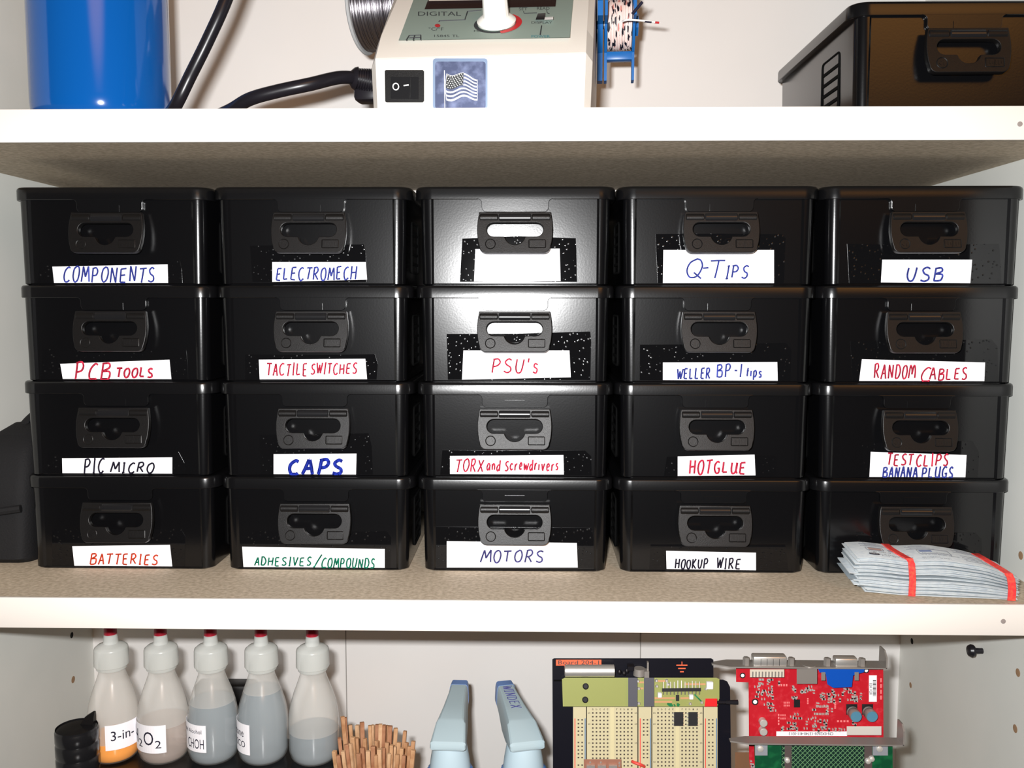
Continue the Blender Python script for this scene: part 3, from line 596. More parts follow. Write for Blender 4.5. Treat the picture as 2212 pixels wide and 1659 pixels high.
# ------------------------------------------------------------------ left of the boxes: black pouch
t = thing('pouch', 'black pouch with carry loop wedged left of the box stacks', 'pouch', (-.358, .16, 0))
M['cloth'] = mat('black_nylon', (.010, .010, .011, 1), .75, spec=.25, bump=(700, .4, .0008))
mb = MB(); rings = []
for z, k, dy in ((0, .94, 0), (.004, 1, 0), (.05, 1.0, .002), (.080, .96, .006), (.093, .85, .01), (.100, .6, .012)):
    rings.append([V((x*k, y*k+dy, z+(.006*math.sin(y*40) if z > .09 else 0))) for x, y in rrect(-.0225, .020, -.085, .085, .010, 4)])
mb.loft(rings); mb.build('body', M['cloth'], t, smooth=50)
mb = MB(); mb.tube(catmull([V((-.006, -.045, .092)), V((-.002, -.035, .104)), V((.006, -.010, .117)), V((.008, .014, .116)), V((.008, .040, .098))], 6), .005, 10, sq=.5); mb.build('carry_loop', M['cloth'], t)
mb = MB(); mb.tube([V((-.021, -.087, .045)), V((0, -.089, .041)), V((.017, -.086, .043))], .003, 8); mb.build('zip_flap', M['cloth'], t)

# ------------------------------------------------------------------ banded bundle of leaflets
A = atz(1850, 1284, 0); A.y = max(A.y, .012); B = atz(2200, 1299, 0); B.x = min(B.x, XR-.002); B.y = max(B.y, .006)
ub = V((B.x-A.x, B.y-A.y, 0)); Lb = ub.length; ub.normalize(); vb = V((-ub.y, ub.x, 0))
t = thing('leaflet_bundle', 'thick bundle of folded printed leaflets held by two red rubber bands', 'paper bundle', (A.x, A.y, 0))
WB = .040
def hgt(s):      # stack height along the bundle, pinched at the bands
    return .0250 - .0065*max(0, (s-.55)/.45)**1.2 - .0012*math.exp(-((s-.345)/.10)**2) - .0040*max(0, (s-.8)/.2) - .0015*max(0, (.10-s)/.10)
def lift(s): return .0003 + .0025*math.exp(-((s-.36)/.16)**2)*0 + .0015*max(0, (.25-s)/.25)
NL = 30; M['leaf'] = mat('leaflet_paper', srgb(214, 220, 222), .75, spec=.15, noise=(300, srgb(200, 208, 214), 2, .4, .7))
M['leaf_gap_shade'] = mat('leaflet_paper_gap_shade', srgb(150, 160, 166), .8, spec=.15)  # grey stands for the shade in the gaps between leaflets, painted on every third
rng = random.Random(5)
def bpt(s, w, z): return ub*(s*Lb)+vb*w+V((0, 0, z))
top_leaf = None
for i in range(NL):
    f0, f1 = i/NL, (i+1)/NL; s0 = rng.uniform(-.02, .02) + (.05 if i < 4 else 0) - (.04 if NL-8 > i > 8 and i % 5 == 0 else 0); s1 = 1.0+rng.uniform(-.01, .004); w0 = rng.uniform(-.0010, .0014) + (.0012 if i % 3 == 1 else 0); w1 = WB+rng.uniform(-.001, .002)
    if i == NL-1: s0, w0 = .0, .001
    K = 22; mb = MB(); rings = []; wig = rng.uniform(-.0003, .0003)
    for k in range(K+1):
        u = k/K; s = s0+(s1-s0)*u; sc_ = min(max(s, 0), 1)
        za = lift(sc_)+hgt(sc_)*f0; zb_ = za+hgt(sc_)/NL*(.45 if i % 3 == 1 else .80)
        wob = wig*math.sin(s*9+i)
        # front folded edge is rounded, back tapers
        rings.append([bpt(s, w0+.0006, za+wob), bpt(s, w0, (za+zb_)/2+wob), bpt(s, w0+.0006, zb_+wob), bpt(s, w1, zb_+wob), bpt(s, w1, za+wob)])
    mb.loft(rings); o = mb.build('leaflet', M['leaf_gap_shade'] if (i % 3 == 1 and i < NL-2) else M['leaf'], t, smooth=60)
    top_leaf = o
# printing on the top leaflet
ztop = lambda s: lift(s)+hgt(s)*(1-1/NL*.2)+.00025
tf = lambda s, w: bpt(s, w, ztop(min(max(s, 0), 1)))
mb = MB()
def btext(body, s0, s1, wc, h):
    vs, fs = fit_text(body, 1, 1); add_mapped(mb, vs, fs, lambda v: tf(s0+(s1-s0)*(v.x+.5), wc+h*v.y))
btext('Align edge of strip with', .10, .36, .0150, .0022); btext('and press gently against', .44, .68, .0150, .0022)
btext('THE PRESCRIPTION', .16, .37, .0090, .0015); btext('PROGRAM', .43, .54, .0090, .0015); btext('NJ 07302', .17, .36, .0062, .0014); btext('(2007)', .43, .50, .0062, .0014); btext('www.', .53, .60, .0062, .0014)
btext('For Lancing Device', .46, .62, .0200, .002)
def outl(s0, s1, w0, w1, r=.00014):
    P = []
    for (a, b), (c, d) in (((s0, w0), (s1, w0)), ((s1, w0), (s1, w1)), ((s1, w1), (s0, w1)), ((s0, w1), (s0, w0))):
        P += [tf(a+(c-a)*k/6, b+(d-b)*k/6) for k in range(6)]
    mb.tube(P, r, 4, closed=True)
outl(.10, .21, .0185, .025); outl(.44, .64, .0178, .028)
def tline(s0, s1, w): mb.tube([tf(s0+(s1-s0)*k/10, w) for k in range(11)], .00012, 4)
for k in range(4):
    for j in range(3): tline(.08+.3*j+.03*(k % 2), .26+.3*j-.02*k, .0295+.0025*k)
    tline(.24, .34-.01*k, .0190+.0016*k); tline(.70, .90-.02*k, .0085+.004*k)
mb.build('printed_text', mat('grey_print', srgb(84, 86, 98), .8), top_leaf, smooth=0)
mb = MB(); mb.poly([tf(.125+.035*math.cos(a), .0085+.0028*math.sin(a))+V((0, 0, .0001)) for a in [i*2*math.pi/24 for i in range(24)]]); mb.build('logo_oval', M['ink_black'], top_leaf, smooth=0)
mb = MB(); vs, fs = fit_text('Pfizer', 1, 1); add_mapped(mb, vs, fs, lambda v: tf(.125+.05*v.x, .0085+.003*v.y)+V((0, 0, .0003))); mb.build('logo_text', M['paper'], top_leaf, smooth=0)
mb = MB()
for s0, s1, w0, w1 in ((.115, .20, .0195, .0242),): mb.poly([tf(s0, w0), tf(s1, w0), tf(s1, w1), tf(s0, w1)])
mb.build('printed_picture', mat('print_tan', srgb(205, 170, 160), .7), top_leaf, smooth=0)
mb = MB(); mb.poly([tf(.45, .0225), tf(.53, .0225), tf(.53, .027), tf(.45, .027)]); mb.build('printed_picture', mat('print_blue', srgb(140, 155, 195), .7), top_leaf, smooth=0)
M['rubber'] = mat('red_rubber_band', srgb(232, 58, 62), .45, spec=.35, noise=(500, srgb(245, 90, 70), 2, .4, .7))
for sb, skew, wd_ in ((.345, .075, .0042), (.955, .10, .0048)):
    P = []
    hb = hgt(sb)+lift(sb)
    for w, z, ss in [(-.0006, .0006, 0), (-.0008, hb*.25, 0), (-.0008, hb*.5, 0), (-.0008, hb*.75, -.005), (-.0005, hb-.001, -.01), (.0012, hb+.0012, -.018), (.009, None, -.03), (.018, None, -.05), (.028, None, -.07), (WB-.002, None, -skew), (WB+.0028, hb+.0004, -skew), (WB+.003, hb*.6, -skew), (WB+.003, hb*.3, -skew), (WB+.0025, .0006, -skew), (.02, .0003, -.03)]:
        s = sb+ss; z = ztop(min(s, 1))+.0005 if z is None else z
        P.append((s, w, z))
    rings = []
    for s, w, z in P:
        flat = V((0, 0, 1)) if (.001 < w < WB+.001) else vb
        a = ub*(wd_/2)
        c = bpt(s, w, z); th_ = .0005
        rings.append([c-a-flat*th_, c+a-flat*th_, c+a+flat*th_, c-a+flat*th_])
    mb = MB(); mb.loft(rings, close=True); mb.build('rubber_band', M['rubber'], t, smooth=60)

# ------------------------------------------------------------------ lower shelf: squeeze bottles on a black box
bx = thing  # (boxes below use the same kind)
yb0 = .048
cxm = (at(200, 1650, .07).x+at(735, 1650, .07).x)/2
place_box((cxm-.093, .051, ZBOT-BH), 'black storage box lying crosswise beneath the five squeeze bottles', 'storage boxes under the bottles', rz=R(-90))
place_box((cxm-.093, .051, ZBOT-2*BH), 'black storage box lying crosswise on the lower shelf, underneath another', 'storage boxes under the bottles', rz=R(-90))

def translucent(name, col, fac, rough=.25):
    m = bpy.data.materials.new(name); m.use_nodes = True; n = m.node_tree; n.nodes.clear()
    out = n.nodes.new('ShaderNodeOutputMaterial'); df = n.nodes.new('ShaderNodeBsdfDiffuse'); tl = n.nodes.new('ShaderNodeBsdfTranslucent'); tr = n.nodes.new('ShaderNodeBsdfTransparent'); gl = n.nodes.new('ShaderNodeBsdfGlossy')
    m1 = n.nodes.new('ShaderNodeMixShader'); m2 = n.nodes.new('ShaderNodeMixShader'); m3 = n.nodes.new('ShaderNodeMixShader'); fr = n.nodes.new('ShaderNodeFresnel'); fr.inputs[0].default_value = 1.45
    df.inputs[0].default_value = col; tl.inputs[0].default_value = col; gl.inputs['Roughness'].default_value = rough
    m1.inputs[0].default_value = .30; m2.inputs[0].default_value = fac
    n.links.new(df.outputs[0], m1.inputs[1]); n.links.new(tl.outputs[0], m1.inputs[2]); n.links.new(tr.outputs[0], m2.inputs[1]); n.links.new(m1.outputs[0], m2.inputs[2])
    ge = n.nodes.new('ShaderNodeNewGeometry'); iv = n.nodes.new('ShaderNodeMath'); iv.operation = 'SUBTRACT'; iv.inputs[0].default_value = 1; mu = n.nodes.new('ShaderNodeMath'); mu.operation = 'MULTIPLY'
    n.links.new(ge.outputs['Backfacing'], iv.inputs[1]); n.links.new(fr.outputs[0], mu.inputs[0]); n.links.new(iv.outputs[0], mu.inputs[1]); n.links.new(mu.outputs[0], m3.inputs[0]); n.links.new(m2.outputs[0], m3.inputs[1]); n.links.new(gl.outputs[0], m3.inputs[2]); n.links.new(m3.outputs[0], out.inputs[0])
    return m
M['frost'] = translucent('frosted_polyethylene', srgb(244, 243, 238), .42, .16); M['frostwet'] = translucent('wet_polyethylene', srgb(244, 243, 238), .14, .16)
M['frostcap'] = translucent('frosted_cap', srgb(236, 240, 236), .55, .3)
M['liq'] = translucent('bluish_liquid', srgb(172, 186, 194), .58, .1); M['liq2'] = translucent('clear_liquid', srgb(236, 216, 204), .35, .1); M['oil'] = mat('amber_oil', srgb(255, 160, 0), .2)
M['redcap'] = mat('red_tip', srgb(150, 20, 40), .4)
YBT = .090; RB = .0190
BOT = [(246, .0170, 'oil', 'squeeze bottle with orange oil, leftmost of five, behind the black ribbed bottle'), (353, .030, 'liq2', 'squeeze bottle labelled H2O2, second from left'),
       (460, .046, 'liq', 'squeeze bottle of bluish Alcohol, label ending in CHOH, middle of the five'), (568, .055, 'liq', 'squeeze bottle with label edge ending in CO, fourth from left'), (678, .024, 'liq', 'squeeze bottle without label, rightmost of five, beside the wooden sticks')]
bprof = [(.002, .0008), (.0125, .0), (.0160, .0012), (.0182, .0045), (RB, .009), (RB, .031), (.0186, .0375), (.0172, .045), (.0147, .0535), (.0119, .061), (.0099, .0668), (.0094, .070), (.0094, .077)]
for i, (px, lev, liq, lab) in enumerate(BOT):
    p = at(px, 1560, YBT)
    t = thing('squeeze_bottle', lab, 'bottle', (p.x, YBT, ZBOT), group='frosted squeeze bottles on the lower shelf')
    k_ = next(j for j in range(3, len(bprof)) if bprof[j][1] > lev); (ra, za), (rb_, zb_) = bprof[k_-1], bprof[k_]
    rlv = ra+(rb_-ra)*(lev-za)/(zb_-za); bp2 = bprof[:k_] + [(rlv, lev)] + bprof[k_:]
    mb = MB(); mb.lathe(bp2, n=56, cap=(True, False)); bd = mb.build('body', [M['frost'], M['frostwet']], t, smooth=60)
    for pf in bd.data.polygons:
        if pf.center.z < lev-.0001: pf.material_index = 1
    lp = [(r-.0008, max(z, .002)) for r, z in bprof if .0005 < z < lev and r > .006]
    rl = rlv-.0008
    mb = MB(); mb.lathe([(.012, .0018)] + lp + [(rl, lev)], n=40); mb.build('liquid', M[liq], t, smooth=40)
    mb = MB(); pr = []
    rr = []
    for z, r_ in ((.0702, .0096), (.0708, .0110), (.0730, .0116), (.0736, .0127), (.0862, .0124), (.0872, .0120), (.0890, .0100), (.0905, .0056), (.0975, .0048)):
        rr.append([V(((r_-(.0003 if k % 2 and .0725 < z < .087 else 0))*math.cos(2*math.pi*k/64), (r_-(.0003 if k % 2 and .0725 < z < .087 else 0))*math.sin(2*math.pi*k/64), z)) for k in range(64)])
    mb.loft(rr); cp = mb.build('screw_cap', M['frostcap'], t, smooth=40)
    mb = MB(); mb.lathe([(.0040, .0968), (.0048, .0971), (.0046, .1030), (.0036, .1042)], n=24); mb.build('tip', M['redcap'], cp)
# curved paper labels with printing
def bottle_label(t, a0, a1, z0, z1, texts, curl=0):
    Rl = RB+.0003; fn = lambda a, z, o=0: V(((Rl+o)*math.sin(R(a)), -(Rl+o)*math.cos(R(a)), z))
    mb = MB(); k = 18
    for i in range(k):
        a, b = a0+(a1-a0)*i/k, a0+(a1-a0)*(i+1)/k; mb.loft([[fn(a, z0), fn(b, z0), fn(b, z1), fn(a, z1)], [fn(a, z0, .0002), fn(b, z0, .0002), fn(b, z1, .0002), fn(a, z1, .0002)]])
    lb = mb.build('paper_label', M['paper'], t, smooth=60)
    mb = MB()
    for body, ac, da, zc, dz in texts:
        vs, fs = fit_text(body, 1, 1); add_mapped(mb, vs, fs, lambda v: fn(ac+da*v.x, zc+dz*v.y, .00035))
    mb.build('printing', M['ink_black'], lb, smooth=0)
bots = [o for o in COL.objects if o.name.startswith('squeeze_bottle')]
bottle_label(bots[0], 6, 100, .0135, .0330, [('3-in-1', 49, 62, .0245, .0075)])
bottle_label(bots[1], -84, 27, .0120, .0335, [('H', -56, 22, .0235, .0105), ('2', -35, 13, .0190, .0060), ('O', -12, 24, .0235, .0105), ('2', 10, 13, .0190, .0060)])
bottle_label(bots[2], -112, 4, .0130, .0340, [('Isopropyl Alcohol', -48, 84, .0285, .0042), ('(CH', -76, 26, .0195, .0076), ('CHOH', -24, 46, .0195, .0076)])
bottle_label(bots[3], -125, -14, .0110, .0345, [('Acetone', -62, 64, .0275, .0060), ('(CH3)2CO', -66, 80, .0180, .0066)])
# black case standing behind the bottles
q0 = at(400, 1499, .200); q1 = at(532, 1499, .200)
mb = MB(); mb.box(((q0.x+q1.x)/2, .228, (q0.z+Z3)/2), (q1.x-q0.x, .02, q0.z-Z3), bev=.004); tag(mb.build('hard_case', M['clasp']), 'black case standing against the back wall behind the squeeze bottles', 'case')

# black ribbed bottle, bottom left
p = at(163, 1620, .055); zt_ = at(163, 1575, .055).z; rr_ = (at(207, 1620, .055).x-at(120, 1620, .055).x)/2
t = thing('ribbed_bottle', 'black ribbed bottle at far lower left in front of the orange oil', 'bottle', (p.x, .058, Z3))
ht = zt_-Z3; prof = [(rr_*.9, 0), (rr_, .003)]
z = .01
while z < ht-.008:
    prof += [(rr_, z), (rr_, z+.0075), (rr_*.965, z+.0085), (rr_*.965, z+.0095)]; z += .0105
prof += [(rr_, ht-.004), (rr_*.98, ht-.0016), (rr_*.92, ht-.0004), (rr_*.8, ht), (.003, ht)]
mb = MB(); mb.lathe(prof, n=40); mb.build('body', M['clasp2'], t, smooth=40)
mb = MB(); mb.loft([[V((x, y, ht-.001)) for x, y in ((.000, .004), (.010, .004), (.010, .010), (.000, .010))], [V((x, y, ht+.0055)) for x, y in ((.004, .005), (.0105, .005), (.0105, .009), (.004, .009))], [V((x, y, ht+.009)) for x, y in ((.0095, .006), (.0108, .006), (.0108, .008), (.0095, .008))]]); mb.build('spout_tab', M['clasp'], t)

# ------------------------------------------------------------------ wooden sticks
woods = [mat('stick_wood', srgb(*c), .7, noise=(220, srgb(c[0]-22, c[1]-26, c[2]-26), 3, .35, .7)) for c in ((198, 156, 116), (186, 142, 104), (208, 170, 132), (172, 124, 92))]
rng = random.Random(11)
TOPS = [(740, 1548, .09), (745, 1550, .095), (782, 1560, .1), (799, 1567, .1), (805, 1566, .105), (815, 1565, .11), (822, 1564, .1), (830, 1566, .1), (837, 1567, .11), (843, 1568, .1), (855, 1573, .1), (875, 1579, .1), (893, 1601, .09), (733, 1594, .08), (722, 1622, .075),
        (756, 1566, .12), (772, 1566, .12), (762, 1592, .085), (770, 1594, .09), (788, 1595, .08), (806, 1612, .07), (814, 1600, .09), (820, 1618, .07), (828, 1615, .075), (836, 1604, .085), (846, 1609, .075), (852, 1613, .08), (862, 1604, .09), (868, 1616, .075), (878, 1604, .095), (885, 1612, .09), (893, 1620, .085), (748, 1608, .075), (757, 1606, .08), (783, 1615, .075), (795, 1622, .07), (775, 1628, .068), (741, 1622, .07), (731, 1632, .07), (812, 1632, .066), (858, 1630, .068), (840, 1628, .068), (873, 1632, .07)]
base = at(808, 1900, .088)
stick0 = None
for i, (px, py, yy) in enumerate(TOPS):
    tp = at(px, py, yy)
    k = (px-808)/90
    bt = V((tp.x-k*.017+rng.uniform(-.002, .002), yy+rng.uniform(-.003, .003)+(.088-yy)*.5, Z3))
    ax = (tp-bt); Ln = ax.length; Qq = V((0, 0, 1)).rotation_difference(ax.normalized()).to_matrix() @ Matrix.Rotation(rng.uniform(-.5, .5), 3, 'Z')
    w = rng.choice((.0028, .0031, .0034)); w2 = rng.choice((.0028, .0030))
    mb = MB(); mb.box(V((0, 0, Ln/2)), (w, w2, Ln), bev=.0003, seg=1); o = mb.build('wooden_stick', rng.choice(woods), None, bt, smooth=0)
    o.rotation_euler = Qq.to_euler()
    tag(o, 'thin square wooden stick in the splayed bunch beside the squeeze bottles', 'stick', 'wooden sticks in the bunch')

# ------------------------------------------------------------------ trigger sprayers seen from behind
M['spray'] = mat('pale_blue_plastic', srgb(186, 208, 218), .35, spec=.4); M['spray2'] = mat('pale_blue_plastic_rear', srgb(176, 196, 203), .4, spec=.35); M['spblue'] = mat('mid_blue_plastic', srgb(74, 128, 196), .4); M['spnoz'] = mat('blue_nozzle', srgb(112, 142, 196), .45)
def sprayer(px, ang, lab):
    Yn = .070; p = at(px, 1604, Yn); zt_ = p.z+.003
    t = thing('trigger_sprayer', lab, 'spray bottle', (p.x, Yn+.014, Z3), R(ang), 'pale blue spray bottles'); hz = zt_-Z3
    mb = MB(); rings = []
    def sec(y, hwt, hwb, zt2, zb2, r=.003):
        pts = rrect(-1, 1, 0, 1, .25, 3)
        return [V(((hwb+(hwt-hwb)*v)*u, y, zb2+(zt2-zb2)*v)) for u, v in pts]
    for y, a, b, c, d in ((-.0135, .0100, .0106, -.0030, -.0048), (-.0130, .0128, .0130, -.0012, -.0060), (-.0115, .0135, .0136, .0004, -.0066), (.006, .0116, .0130, .0086, -.0085), (.009, .0110, .0128, .0094, -.0110), (.030, .0090, .0112, .0108, -.0120), (.052, .0074, .0088, .0126, -.008), (.062, .0073, .0082, .0132, -.006)):
        rings.append(sec(y, a, b, hz+c-.004, hz+d-.004))
    mb.loft(rings); hd = mb.build('spray_head', M['spray2'], t, smooth=17)
    mb = MB(); rings = [sec(.062, .0076, .0084, hz+.0094, hz-.0095), sec(.070, .0072, .008, hz+.0098, hz-.009)]; mb.loft(rings); mb.build('nozzle', M['spnoz'], hd)
    mb = MB(); rings = []
    for z, a, b in ((-.032, .0160, .0150), (-.022, .0148, .0142), (-.014, .0134, .0126), (-.009, .0126, .0112)):
        rings.append([V((a*math.cos(q), b*math.sin(q)+.001, hz+z)) for q in [2*math.pi*k/36 for k in range(36)]])
    mb.loft(rings); mb.build('neck', M['spray'], t, smooth=50)
    mb = MB(); tg = [V((0, .030, hz-.016)), V((0, .036, hz-.035)), V((0, .031, hz-.058))]; mb.tube(catmull(tg, 5), .005, 10); mb.build('trigger', M['spblue'], t)
    mb = MB(); rr = []
    for z, r_ in ((-.052, .0175), (-.050, .0185), (-.031, .0178), (-.029, .0160)):
        rr.append([V(((r_-(.0006 if k % 2 else 0))*math.cos(2*math.pi*k/48), (r_-(.0006 if k % 2 else 0))*math.sin(2*math.pi*k/48), hz+z)) for k in range(48)])
    mb.loft(rr); mb.build('collar', M['spblue'], t, smooth=30)
    mb = MB(); mb.lathe([(.024, 0), (.026, .003), (.026, hz-.10), (.022, hz-.08), (.014, hz-.06), (.013, hz-.045)], n=40); mb.build('bottle', M['spray'], t, smooth=60)
    return t, hd, hz
sprayer(968, -2, 'pale blue trigger spray bottle left of the one with handwriting')
t, hd, hz = sprayer(1131, 14, 'pale blue trigger spray bottle with dark handwriting on its head')
rng = random.Random(3)
st_, w = strokes('WINDEX', rng); sp = []
topz = lambda y: hz-.004+(.0094+.0038*max(0, y-.009)/.053)-.0004
for s in st_:
    sp.append(([(-.0040+.0080*py+.0004*(1-px/w), .060-.036*px/w, topz(.060-.036*px/w)+.0008) for px, py in s], False))
finish('writing', curve_mesh(sp, depth=.00028, d2=False), M['ink_violet'], hd, smooth=0)

# ------------------------------------------------------------------ breadboard trainer leaning back
bc = at(1385, 1540, .050)
BN = V((0, -math.cos(R(11)), math.sin(R(11))))
bT = thing('breadboard_trainer', 'black breadboard trainer with cream solderless breadboards and green circuit strip', 'breadboard', (bc.x, bc.y, Z3))
bl = bT.location
bp_ = lambda x, y, off=0: onp(x, y, bc+BN*off, BN)-bl
def pslab(name, f, pts, m, parent, o0, o1, smooth=30):
    mb = MB(); mb.loft([[f(x, y, o0) for x, y in pts], [f(x, y, o1) for x, y in pts]]); return mb.build(name, m, parent, smooth=smooth)
M['bb'] = mat('cream_breadboard', srgb(190, 181, 146), .55, spec=.3); M['bbg'] = mat('breadboard_gap', srgb(205, 190, 140), .7); M['pcb'] = mat('bare_green_board', srgb(140, 145, 78), .5); M['chipb'] = mat('chip_black', (.012, .012, .014, 1), .4)
M['hol'] = mat('hole_dark', srgb(70, 62, 55), .9); M['blackplate'] = mat('black_painted_plate', (.006, .006, .010, 1), .22, spec=.4)
M['orange'] = mat('orange_print', srgb(222, 92, 50), .6); M['copper'] = mat('copper_trace', srgb(190, 140, 96), .5)
low = 1980
base = pslab('base_plate', bp_, [(1193, 1424), (1197, 1422), (1536, 1422), (1541, 1425), (1541, 1468), (1562, 1468), (1571, 1472), (1577, 1484), (1584, low), (1196, low)], M['blackplate'], bT, -.012, -.003)
mb = MB(); mb.tube([bp_(1541, 1470, -.002), bp_(1196, 1470, -.002)], .0006, 4); 
mb.build('plate_seam', M['slot'], base)
pslab('name_strip', bp_, [(1201, 1425), (1299, 1425), (1299, 1437), (1201, 1438)], M['orange'], base, -.0032, -.0026)
mb = MB(); vs, fs = fit_text('Board 204-1', 1, 1); add_mapped(mb, vs, fs, lambda v: bp_(1250+88*v.x, 1431-9*v.y, -.0024)); mb.build('name_text', M['chipb'], base, smooth=0)
mb = MB()
for x0, x1, y in ((1461, 1485, 1437), (1465, 1481, 1444), (1469, 1477, 1451)): mb.loft([[bp_(x0, y-1.3, -.0028), bp_(x1, y-1.3, -.0028), bp_(x1, y+1.3, -.0028), bp_(x0, y+1.3, -.0028)], [bp_(x0, y-1.3, -.0024), bp_(x1, y-1.3, -.0024), bp_(x1, y+1.3, -.0024), bp_(x0, y+1.3, -.0024)]])
mb.tube([bp_(1473, 1429, -.0026), bp_(1473, 1437, -.0026)], .0004, 4); mb.build('ground_symbol', M['orange'], base, smooth=0)
# battery/metal tube and connectors above the circuit strip
mb = MB(); a = bp_(1219, 1449, .004); b = bp_(1328, 1449, .004); ax = (b-a); Qx = V((0, 0, 1)).rotation_difference(ax.normalized()).to_matrix()
mb.lathe([(.003, 0), (.0044, .0005), (.0044, ax.length-.0005), (.003, ax.length)], a, Qx, 24); mb.build('metal_shield', M['metal'], bT)
mb = MB(); mb.box(bp_(1362, 1441, .002), (.0045, .006, .003)); 
for px, py in ((1338, 1452), (1348, 1455), (1354, 1450)): mb.lathe([(.0012, -.001), (.0015, .0005), (.0008, .0018)], bp_(px, py, .003), None, 10)
mb.build('small_components', M['blackrub'], bT)
mb = MB(); mb.box(bp_(1396, 1456, .002), (.0034, .006, .006)); mb.lathe([(.0045, -.002), (.004, .003)], bp_(1381, 1452, .001), None, 16); mb.box(bp_(1399, 1444, .002), (.0012, .003, .010)); mb.build('jack', M['steel'], bT)
cs = pslab('circuit_strip', bp_, [(1214, 1467), (1220, 1464), (1548, 1464), (1554, 1467), (1554, 1510), (1412, 1526), (1216, 1526)], M['pcb'], bT, .0005, .0022)
pslab('circuit_strip_lower', bp_, [(1412, 1512), (1554, 1506), (1550, 1526), (1412, 1526)], M['pcb'], cs, .0006, .0021)
for x0, x1 in ((1357, 1377), (1391, 1413)): pslab('slide_block', bp_, [(x0, 1464), (x1, 1464), (x1, 1526), (x0, 1526)], mat('grey_block', srgb(74, 74, 82), .45), cs, .002, .006)
for px, py in ((1265, 1482), (1264, 1511)):
    mb = MB(); Qn = V((0, 0, 1)).rotation_difference(BN).to_matrix(); mb.lathe([(.0022, 0), (.0022, .0012), (.0016, .0016), (.0015, .0008), (.0006, .0008)], bp_(px, py, .002), Qn, 18); mb.build('screw', M['chipb'], cs)
pslab('header_strip', bp_, [(1430, 1487), (1514, 1486), (1514, 1493), (1430, 1494)], M['chipb'], cs, .002, .005)
mb = MB()
for k in range(11):
    x = 1433+7.8*k; mb.tube([bp_(x, 1470+rng.uniform(0, 4), .003), bp_(x, 1488, .0045)], .0004, 5); mb.tube([bp_(x, 1493, .0045), bp_(x, 1500, .003)], .0004, 5)
mb.build('pin_row', M['steel'], cs)
mb = MB()
for x0, x1, y in ((1478, 1524, 1478), (1414, 1458, 1508), (1414, 1452, 1516), (1470, 1495, 1508), (1420, 1440, 1471), (1380, 1392, 1474), (1380, 1390, 1487)):
    mb.loft([[bp_(x0, y-2, .0021), bp_(x1, y-2, .0021), bp_(x1, y+2, .0021), bp_(x0, y+2, .0021)], [bp_(x0, y-2, .0025), bp_(x1, y-2, .0025), bp_(x1, y+2, .0025), bp_(x0, y+2, .0025)]])
mb.build('copper_traces', M['copper'], cs, smooth=0)
mb = MB()
for px, py, s in ((1533, 1480, .0048), (1425, 1501, .003), (1493, 1505, .003)): mb.box(bp_(px, py, .0035), (s, .003, s*1.1), bev=.0005)
mb.build('white_buttons', M['white'], cs)
mb = MB()
for px, py in ((1380, 1487), (1378, 1471), (1418, 1470), (1419, 1482), (1440, 1470), (1444, 1478), (1516, 1517), (1380, 1519), (1491, 1520), (1525, 1488)): mb.lathe([(.0013, -.0005), (.0010, .0008), (.0003, .0012)], bp_(px, py, .0026), None, 10)
mb.build('solder_joints', M['metal'], cs)
pslab('transistor', bp_, [(1460, 1501), (1467, 1501), (1467, 1514), (1460, 1514)], M['chipb'], cs, .002, .0045)
mb = MB()
for k in range(16): mb.box(bp_(1440+rng.uniform(0, 30), 1522+rng.uniform(-3, 3), .0025), (.0014, .0008, .0009), Matrix.Rotation(rng.uniform(0, 3), 3, 'Y'))
mb.build('green_resistors', mat('green_part', srgb(30, 120, 70), .5), cs)
mb = MB(); mb.tube([bp_(1500, 1500, .004), bp_(1508, 1508, .005), bp_(1515, 1515, .003)], .0005, 6); mb.build('green_wire', mat('green_wire', srgb(30, 130, 80), .5), cs)
tgl = pslab('toggle_switch', bp_, [(1524, 1509), (1549, 1509), (1549, 1526), (1522, 1526)], mat('red_toggle', srgb(226, 30, 34), .35), cs, .002, .008)
mb = MB(); mb.tube([bp_(1549, 1517, .005), bp_(1570, 1517, .005)], .0011, 10); mb.tube([bp_(1568, 1517, .005), bp_(1594, 1517, .005)], [.0014, .0018]); mb.build('toggle_lever', M['blackrub'], tgl)
